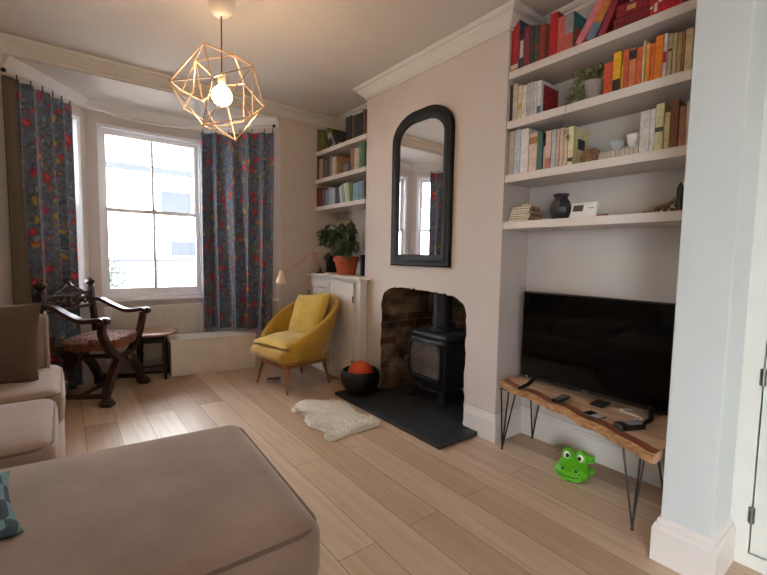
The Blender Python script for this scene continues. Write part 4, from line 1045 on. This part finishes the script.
bl = tag(MB().lathe([(.02, 0), (.024, .004), (.036, .036), (.04, .068), (.036, .068), (.031, .036), (.0001, .01)], n=28).build('bowl', pm('chalk_white', (226, 222, 216), .5), smooth=True), 'small white bowl on the right end of the carved box', 'bowl'); bl.location = (2.32, c.y, z3+.0495)
# trailing plant on second shelf
c = onX(2.33, 500+352/3.835, 70+100/3.835)
tp = thing('trailing_plant', 'trailing green plant in a grey-white pot on the second right shelf', 'plant', (2.33, c.y, SR[1]))
MB().lathe([(.045, 0), (.05, .004), (.066, .10), (.07, .115), (.064, .115), (.06, .10), (.0001, .095)], n=28).build('pot', pm('pale_stone_pot', (170, 166, 160), .8, var=.05), tp, smooth=True)
m = MB(); rs = random.Random(21)
def leaf(m, p, d, L, W, up=Vector((0, 0, 1))):
    d = d.normalized(); s = d.cross(up)
    s = s.normalized() if s.length > .1 else Vector((1, 0, 0)); n = s.cross(d)
    m.add([p, p+d*L*.35+s*W+n*L*.08, p+d*L*.75+s*W*.7+n*L*.06, p+d*L, p+d*L*.75-s*W*.7+n*L*.06, p+d*L*.35-s*W+n*L*.08], [(0, 1, 2, 3), (0, 3, 4, 5)])
for k in range(26):
    a = rs.uniform(0, 6.28); tgt = Vector((-.075+rs.uniform(-.02, .02), .03+.05*rs.random()+rs.uniform(-.06, .05), rs.uniform(-.03, .05))) if k < 14 else Vector((rs.uniform(-.07, .05), rs.uniform(-.09, .11), .12+rs.uniform(.02, .08)))
    pts = spl([(0, 0, .10), (tgt.x*.45, tgt.y*.5, .15+rs.uniform(0, .03)), tuple(tgt)], 6); m.tube(pts, .0015, 4)
    for p in pts[2:]:
        for q_ in range(3): leaf(m, p, Vector((rs.uniform(-1, .5), rs.uniform(-1, 1), rs.uniform(-.8, .8))), rs.uniform(.016, .03), rs.uniform(.005, .009))
# one long trail over the shelf edge
pts = spl([(0, .03, .10), (-.07, .06, .06), (-.128, .075, -.02), (-.132, .07, -.14), (-.128, .05, -.19)], 8); m.tube(pts, .0013, 4)
for p in pts[4:14]+pts[-8:]:
    for q_ in range(3): leaf(m, p, Vector((rs.uniform(-1, .3), rs.uniform(-1, 1), rs.uniform(-1, .6))), rs.uniform(.014, .026), rs.uniform(.005, .008))
m.build('foliage', LEAF2, tp)

# ------------------------------------------------------------------ left cupboard
CX = 2.10; CT = 1.012
cb = thing('alcove_cupboard', 'white painted built-in cupboard with two panelled doors in the far alcove', 'cupboard', (CX, 3.14, 0))
L = YB-3.14
MB().box(.03, XN-CX, .006, L, .0, CT-.03).box(.03, XC-CX-.001, -.045, .006, 0, CT-.03).build('body', CUPP, cb, bevel=.003)
MB().box(-.012, XN-CX, .006, L, CT-.028, CT).box(-.012, XC-CX-.001, -.085, .006, CT-.028, CT).build('counter', CUPP, cb, bevel=.006)
for y0, y1, kn in ((.04, .455, .42), (.475, .90, .51)):
    d = MB().box(.012, .03, y0, y1, .09, CT-.06); d.box(.006, .0125, y0, y0+.06, .09, CT-.06).box(.006, .0125, y1-.06, y1, .09, CT-.06).box(.006, .0125, y0+.06, y1-.06, .09, .16).box(.006, .0125, y0+.06, y1-.06, CT-.14, CT-.06)
    do = d.build('door', CUPP, cb, bevel=.003)
    MB().sphere(.012, (-.004, kn, .72), n=10).build('knob', CUPP, do, smooth=True)
    hy = y0 if y0 < .3 else y1
    for z in (.2, .8): MB().box(.0, .007, hy-.006, hy+.006, z-.03, z+.03).build('hinge', IRON, do)
tag(struct('trim_5', MB().box(CX+.018, CX+.03, 3.13, YB, 0, .08), CUPP), '', '')
for kk in ('label', 'category'): del bpy.data.objects['trim_5'][kk]
# plant in terracotta pot
pc = onX(2.27, 347, 272)
pp = thing('potted_plant', 'bushy green houseplant in a terracotta pot on the white cupboard', 'plant', (2.26, pc.y, CT))
MB().lathe([(.085, 0), (.09, .003), (.116, .135), (.128, .137), (.132, .18), (.125, .184), (.116, .177), (.11, .14), (.0001, .138)], n=36).build('pot', TERRA, pp, smooth=True)
MB().lathe([(.0001, .140), (.1, .142), (.0001, .15)], n=24).build('soil', SOIL, pp)
m = MB(); rs = random.Random(2)
for k in range(58):
    a = rs.uniform(0, 6.28); rr_ = rs.uniform(.2, .46); el = rs.uniform(.07, .36)
    tx, ty = -abs(math.cos(a))*rr_*.5+.06, rs.uniform(-.27, .42)
    if ty < -.3: ty = -.3
    if ty < -.2: tx = -.12
    ty = min(ty, .40)
    if tx > .15: tx = .15
    pts = spl([(rs.uniform(-.03, .03), rs.uniform(-.03, .03), .14), (tx*.4, ty*.4, .14+el*.9), (tx*.8, ty*.8, .15+el), (tx, ty, .13+el-rs.uniform(0, .07))], 7)
    # flattened, toothed stem segments
    for i in range(2, len(pts)-1, 1):
        d_ = pts[i+1]-pts[i]; leaf(m, pts[i], d_+Vector((rs.uniform(-.01, .01), rs.uniform(-.01, .01), 0)), .062, .016)
        s_ = d_.cross(Vector((0, 0, 1))).normalized() if d_.length > 1e-6 else Vector((1, 0, 0))
        for sg in (-1, 1): leaf(m, pts[i], d_.normalized()*.6+s_*sg*.9, rs.uniform(.03, .05), .009)
    m.tube(pts[:8], .003, 5)
m.build('foliage', LEAF, pp)
tag(MB().rbox(.10, .11, .19, .006, (2.40, onX(2.35, 327, 270).y, CT+.097)).build('speaker', BLACKP, smooth=True), 'black box speaker on the cupboard behind the terracotta pot', 'speaker')
tag(MB().rbox(.10, .03, .20, .005, (2.28, C1+.10, CT+.102)).build('router', BLACKP, smooth=True), 'slim black box standing on the cupboard right of the terracotta pot', 'router')
tag(MB().box(2.15, 2.23, pc.y+.14, pc.y+.22, CT+.001, CT+.014).build('notebook', LAMPW), 'small white notebook lying on the cupboard beside the pot', 'notebook')
# hanging tendril left of the plant
# swing lamp with pink cable
wl = thing('desk_lamp', 'cream desk lamp on a wooden arm with pink cable, reaching out from the cupboard', 'lamp', (2.19, 3.95, CT))
wp = lambda X, x, y: onX(X, x, y) - wl.location
b0 = Vector((0, 0, .012)); 
MB().lathe([(.0001, 0.001), (.045, 0.001), (.045, .012), (.012, .018), (.008, .06), (.0001, .06)], n=24).build('base', BLACKP, wl, smooth=True)
hd = onY(3.88, 281, 277)-wl.location; e1 = onY(3.90, 303, 259)-wl.location; e0 = onX(2.19, 336, 252)-wl.location; e2 = onY(3.93, 314, 253)-wl.location
MB().tube([(0, 0, .05), e2+Vector((.02, 0, 0)), e2], .006).tube([e0, e2], .0055).build('arm', ARMW, wl)
MB().tube(spl([e2, e2.lerp(e1, .5)+Vector((0, 0, .02)), e1, e1.lerp(hd, .6)-Vector((0, 0, .005)), hd+Vector((0, 0, .06))], 8), .004, 6).build('cable', PINK, wl)
MB().tube([e2, e2+Vector((-.03, -.01, -.04)), e2+Vector((-.05, -.02, -.22)), e2+Vector((-.05, -.02, -.5))], .0025, 6).build('power_cable', PINK, wl)
MB().lathe([(.012, .065), (.018, .06), (.024, .03), (.046, -.045), (.050, -.055), (.046, -.052), (.02, .028), (.0001, .05)], tuple(hd), 28, M=Matrix.Rotation(R(10), 4, 'X')).build('lamp_shade', CREAM, wl, smooth=True)

# ------------------------------------------------------------------ pendant lamp
LY = 2.5
br_ = onY(LY, 222, 96)
pl = thing('pendant_lamp', 'copper wire geometric cage pendant with a glowing bulb on a red cord', 'pendant lamp', (br_.x, LY, ZC))
cupb = onY(LY, 220, 19)
MB().lathe([(.075, -.001), (.075, -.04), (.070, -.10), (.058, -.148), (.037, -.168), (.0001, -.172)], n=32).build('ceiling_rose', LAMPW, pl, smooth=True)
sz = onY(LY, 223, 75).z-ZC
MB().tube([(0, 0, -.17), (0, 0, sz)], .004, 8).build('cord', CORD, pl)
MB().lathe([(.0001, sz+.01), (.016, sz+.008), (.02, sz-.0), (.02, sz-.055), (.0001, sz-.056)], n=20).build('socket', CREAM, pl, smooth=True)
bz = br_.z-ZC
MB().sphere(.054, (0, 0, bz)).build('bulb', BULB, pl, smooth=True)
# cage nodes placed on a ball round the bulb: f = near side, b = far side, s = on the rim
cage = {'A': (167, 163, 's'), 'B': (37, 310, 's'), 'C': (200, 295, 'f'), 'D': (357, 253, 'f'), 'E': (163, 480, 'f'), 'F': (290, 537, 's'), 'G': (398, 410, 's'), 'H': (355, 447, 'f'),
        'I': (90, 415, 'b'), 'J': (322, 322, 'b'), 'K': (135, 232, 'b'), 'L': (285, 212, 'b'), 'M': (85, 348, 'b'), 'N': (128, 350, 'b'), 'O': (163, 388, 'b'), 'P': (215, 487, 'b'), 'Q': (320, 465, 'b'), 'S': (240, 330, 'b')}
edges = 'AB AC AK AL CB CD CE CH BE BI EF ED DG DL HG HF EH FG AD KL KN KM MB MO NI OP OK PF PI PQ QG QJ JL JS SK SO JG SF DH'.split()
cc_ = Vector((br_.x, LY, br_.z-.0)) ; cen2 = onY(LY, 160+218/3.833, 350/3.833); RB = .29
nodes = {}
for k_, (x, y, w) in cage.items():
    d = ray(160+x/3.833, y/3.833).normalized(); tca = (cen2-CAM).dot(d); foot = CAM+d*tca; dd = RB**2-(foot-cen2).length**2
    hh = math.sqrt(max(0, dd))
    nodes[k_] = (foot if w == 's' else foot + d*(hh if w == 'b' else -hh)) - pl.location
m = MB()
for e in edges: m.tube([nodes[e[0]], nodes[e[1]]], .0038, 6)
for v in nodes.values(): m.sphere(.007, v, n=8)
m.build('cage', BRASSW, pl, smooth=True)
lt = bpy.data.lights.new('bulb_light', 'POINT'); lt.energy = 27; lt.color = (1, .76, .54); lt.shadow_soft_size = .05
lo = bpy.data.objects.new('bulb_light', lt); COL.objects.link(lo); lo.parent = pl; lo.location = (0, 0, bz-.001)

# ------------------------------------------------------------------ tv bench and television
ZT = .43
def zp(x, y): return onZ(ZT, x, y)
bn = thing('tv_bench', 'live-edge wooden bench on hairpin legs under the television', 'bench', (2.15, 1.1, 0))
o_ = Vector((2.15, 1.1, 0))
front_px = [(499, 381), (512, 389), (528, 394), (545, 403), (562, 409), (580, 420), (598, 427), (615, 437), (632, 446), (645, 454), (655, 457)]
fr = [onZ(ZT, *p)-o_ for p in front_px]
fr = [Vector((v.x, v.y, 0)) for v in fr]
K = spl([tuple(v) for v in fr], 5); endL = Vector((2.455-2.15, K[0].y, 0)); endR = Vector((2.43-2.15, K[-1].y+.01, 0))
K = [Vector((p.x, max(p.y, .60-1.1), 0)) for p in K]
m = MB(); N = len(K); th = .042
vs = []; rows_ = 7
for i, p in enumerate(K):
    bk = endL.lerp(endR, i/(N-1)); w1 = noise.noise(Vector((i*.35, 2, 0)))*.01; w2 = noise.noise(Vector((i*.3, 7, 0)))*.008
    vs += [p+Vector((.035, 0, ZT)), p+Vector((.0+w1*.5, 0, ZT-.012)), p+Vector((.012+w2, 0, ZT-th+.008)), p+Vector((.04, 0, ZT-th)), Vector((bk.x, bk.y, ZT-th)), Vector((bk.x, bk.y, ZT)), p+Vector((.095, 0, ZT))]
m.v = vs
for i in range(N-1):
    for k in range(7):
        mi = 1 if k in (0, 1, 2) else (2 if k == 6 else 0)
        m.f.append((i*7+k, i*7+(k+1) % 7, (i+1)*7+(k+1) % 7, (i+1)*7+k)); m.mi.append(mi)
m.f.append(tuple(range(7))); m.mi.append(0); m.f.append(tuple((N-1)*7+k for k in range(7))[::-1]); m.mi.append(0)
m.build('slab', [LIVE, BARK, HEART], bn, smooth=False)
for fx, fy, sg in ((502, 449, (1, -1)), (535, 437, (-1, -1)), (632, 530, (1, 1)), (662, 487, (-1, 1))):
    ft = onZ(0.004, fx, fy) - o_
    if (fx, fy) == (662, 487): ft = Vector((2.41, .73, .004)) - o_
    if ft.x + o_.x > 2.46: ft.x = 2.455 - o_.x
    m = MB(); iny = sg[1]; inx = sg[0]
    tops = [Vector((ft.x+.01*inx, ft.y-iny*.03, ZT-th)), Vector((ft.x+.05*inx, ft.y+iny*.0, ZT-th)), Vector((ft.x+.02*inx, ft.y+iny*.07, ZT-th))]
    for tp_ in tops: m.tube([tp_, ft+Vector((0, 0, .004))], .0048, 8)
    m.sphere(.0075, ft+Vector((0, 0, .004)), n=8)
    a0 = sum(tops, Vector())/3; m.box(a0.x-.03, a0.x+.03, a0.y-.05, a0.y+.05, ZT-th-.004, ZT-th)
    m.build('hairpin_leg', IRON, bn, smooth=True)
# tv
TX = 2.235
tl, tr = onX(TX, 524, 290), onX(TX, 677.6, 305); bl_, br2 = onX(TX, 519, 376), onX(TX, 669, 419)
y1_, y0_ = (tl.y+bl_.y)/2, (tr.y+br2.y)/2; zt_ = (tl.z+tr.z)/2; zb_ = .474
tv = thing('television', 'black flat-screen television standing on the wooden bench in the right alcove', 'television', (TX, (y0_+y1_)/2, ZT))
w = y1_-y0_; hz = zt_-ZT
MB().rbox(.03, w, zt_-zb_, .006, (.016, 0, (zt_+zb_)/2-ZT)).build('case', BLACKP, tv, smooth=True)
MB().rbox(.05, w*.6, .26, .02, (.052, 0, .28)).build('rear_housing', BLACKP, tv, smooth=True)
MB().box(-.0008, .0, -w/2+.010, w/2-.010, zb_-ZT+.022, hz-.010).build('screen', SCREEN, tv)
MB().box(-.001, .0, -.018, .018, zb_-ZT+.007, zb_-ZT+.013).build('logo', CHROME, tv)
MB().box(-.0015, .0, w/2-.055, w/2-.043, zb_-ZT+.008, zb_-ZT+.013).build('power_light', WHITE, tv)
for s in (-1, 1):
    yy = s*(w/2-.09) if s > 0 else -w/2+.06
    m = MB(); m.tube([(-.125, yy+.01, .008), (-.05, yy, .02), (.005, yy-s*.02, .062), (.03, yy-s*.02, .062)], [.008, .012, .014, .014], 8)
    m.tube([(.005, yy-s*.02, .05), (.05, yy, .03), (.13, yy+.01, .008)], [.011, .009, .007], 8); m.build('foot', BLACKP, tv, smooth=True)
# things on the bench
def on_bench(x, y): p = onZ(ZT, x, y); return p
p1, p2 = on_bench(560, 404), on_bench(575, 397)
def bar(name, a, b, w, h, mat, label, cat, extra=None):
    a = Vector((a.x, a.y)); b = Vector((b.x, b.y)); L = (b-a).length; ang = math.atan2(b.y-a.y, b.x-a.x)
    t_ = thing(name, label, cat, ((a.x+b.x)/2, (a.y+b.y)/2, ZT+.001), ang)
    MB().rbox(L, w, h, .005, (0, 0, h/2)).build('case', mat, t_, smooth=True)
    if extra: extra(t_, L, w, h)
    return t_
def btns(t_, L, w, h):
    m = MB()
    for i in range(5):
        for j in range(3): m.box(-L*.38+i*.02, -L*.38+i*.02+.008, -w*.3+j*w*.3-.003, -w*.3+j*w*.3+.004, h-.0005, h+.0012)
    m.build('buttons', pm('grey_button', (170, 170, 170), .5), t_)
bar('remote_control', Vector((2.075, 1.155, 0)), Vector((2.21, 1.165, 0)), .045, .018, BLACKP, 'black remote control with grey buttons, on the bench nearest the left television foot', 'remote control', btns)
t_ = bar('phone', Vector((2.075, .985, 0)), Vector((2.055, .90, 0)), .07, .008, pm('phone_back', (70, 60, 60), .3), 'grey phone lying on the middle of the wooden bench', 'phone')
MB().box(-.042, .0, -.03, .03, .0081, .0088).build('screen', pm('phone_dark', (36, 30, 32), .2), t_)
MB().box(.001, .042, -.03, .03, .0081, .0088).build('card', pm('pale_card', (168, 162, 156), .5), t_)
def ctl(t_, L, w, h):
    MB().box(-.02, .05, -.022, .022, h, h+.0012).build('screen', pm('lcd_pale', (150, 160, 170), .3), t_)
bar('remote_control', Vector((1.985, .80, 0)), Vector((2.10, .745, 0)), .06, .026, BLACKP, 'chunky black handset with a pale screen near the right television foot', 'remote control', ctl)
tag(MB().tube(spl([(2.115, .74, ZT+.006), (2.17, .80, ZT+.005), (2.21, .78, ZT+.006), (2.25, .90, ZT+.006), (2.3, .86, ZT+.006)], 6), .003, 6).build('charging_cable', WHITE, smooth=True), 'pale charging cable looping behind the black handset on the bench', 'cable')
tag(MB().box(-.05, .05, -.035, .035, 0, .012).build('card_case', BLACKP, bevel=.004, loc=(2.25, 1.0, ZT+.001)), 'flat black box under the middle of the television', 'box')

# ------------------------------------------------------------------ crocodile bath toy
cr = thing('crocodile_toy', 'bright green plastic crocodile toy on the floor under the bench', 'toy', (2.26, 1.12, 0), R(13))
cr.scale = (1.12,)*3
m = MB()
def crocf(u, v):
    # body along local x: snout at -x; u along, v round
    x = -.115+.20*u; prof_w = [(.0, .012), (.06, .056), (.2, .078), (.42, .072), (.6, .056), (.8, .05), (.95, .03), (1, .004)]; prof_h = [(.0, .01), (.06, .045), (.2, .062), (.35, .070), (.5, .092), (.62, .10), (.8, .078), (.95, .04), (1, .004)]
    def ip(P, t_):
        for i in range(len(P)-1):
            if t_ <= P[i+1][0]: k = (t_-P[i][0])/(P[i+1][0]-P[i][0]); k = k*k*(3-2*k); return P[i][1]+(P[i+1][1]-P[i][1])*k
        return P[-1][1]
    w_, h_ = ip(prof_w, u), ip(prof_h, u); a = v*2*math.pi; c_, s_ = math.cos(a), math.sin(a)
    return Vector((x, w_*math.copysign(abs(c_)**.8, c_), max(.001, h_*.5+h_*.5*math.copysign(abs(s_)**.8, s_))))
m.grid(crocf, 36, 33)
b_ = m.build('body', GREEN, cr, smooth=True)
MB().tube(spl([(-.113, -.045, .030), (-.118, -.02, .026), (-.1185, .02, .026), (-.113, .045, .030), (-.08, .067, .036), (-.03, .068, .042)], 5), .0025, 6).build('mouth_line', pm('dark_green', (40, 96, 20), .5), b_)
for s in (-1, 1):
    e = MB().sphere(.031, (-.012, s*.031, .093), (1, .95, 1.15)).build('eyelid', GREEN, cr, smooth=True)
    MB().sphere(.023, (-.028, s*.031, .095), (.75, .8, 1)).build('eye', WHITE, e, smooth=True)
    MB().sphere(.010, (-.0445, s*.028, .097), (.5, .9, 1.1), n=12).build('pupil', BLACKP, e, smooth=True)
    nn = MB().sphere(.018, (-.094, s*.030, .054), (1, 1, .8)).build('nostril', GREEN, cr, smooth=True)
    MB().sphere(.007, (-.110, s*.030, .058), (.5, 1, 1), n=10).build('nostril_hole', BLACKP, nn, smooth=True)
    MB().sphere(.022, (.03, s*.062, .018), (1.3, 1, .8)).build('foot', GREEN, cr, smooth=True)
MB().tube(spl([(.07, 0, .03), (.11, -.02, .03), (.135, -.06, .032)], 6), [.03-.0015*k for k in range(13)], 12).build('tail', GREEN, cr, smooth=True)
m = MB()
for k in range(4): m.sphere(.012, (.085+.014*k, -.004-.016*k, .056-.003*k), n=8)
m.build('tail_ridge', GREEN, cr, smooth=True)

# ------------------------------------------------------------------ world and view
W = bpy.data.worlds.new('sky'); SC.world = W; W.use_nodes = True; t = W.node_tree; t.nodes.clear()
o = t.nodes.new('ShaderNodeOutputWorld'); b = t.nodes.new('ShaderNodeBackground'); t.links.new(b.outputs[0], o.inputs[0])
tc = t.nodes.new('ShaderNodeTexCoord'); nz = t.nodes.new('ShaderNodeTexNoise'); nz.inputs['Scale'].default_value = 2.5; t.links.new(tc.outputs['Generated'], nz.inputs['Vector'])
rp = t.nodes.new('ShaderNodeValToRGB'); rp.color_ramp.elements[0].color = (.86, .92, 1, 1); rp.color_ramp.elements[1].color = (.98, .99, 1, 1); t.links.new(nz.outputs[0], rp.inputs[0]); t.links.new(rp.outputs[0], b.inputs[0])
b.inputs[1].default_value = 10.0
vs_ = SC.view_settings; vs_.view_transform = 'Standard'; vs_.look = 'None'; vs_.exposure = 1.28; vs_.gamma = 1; vs_.use_curve_mapping = False
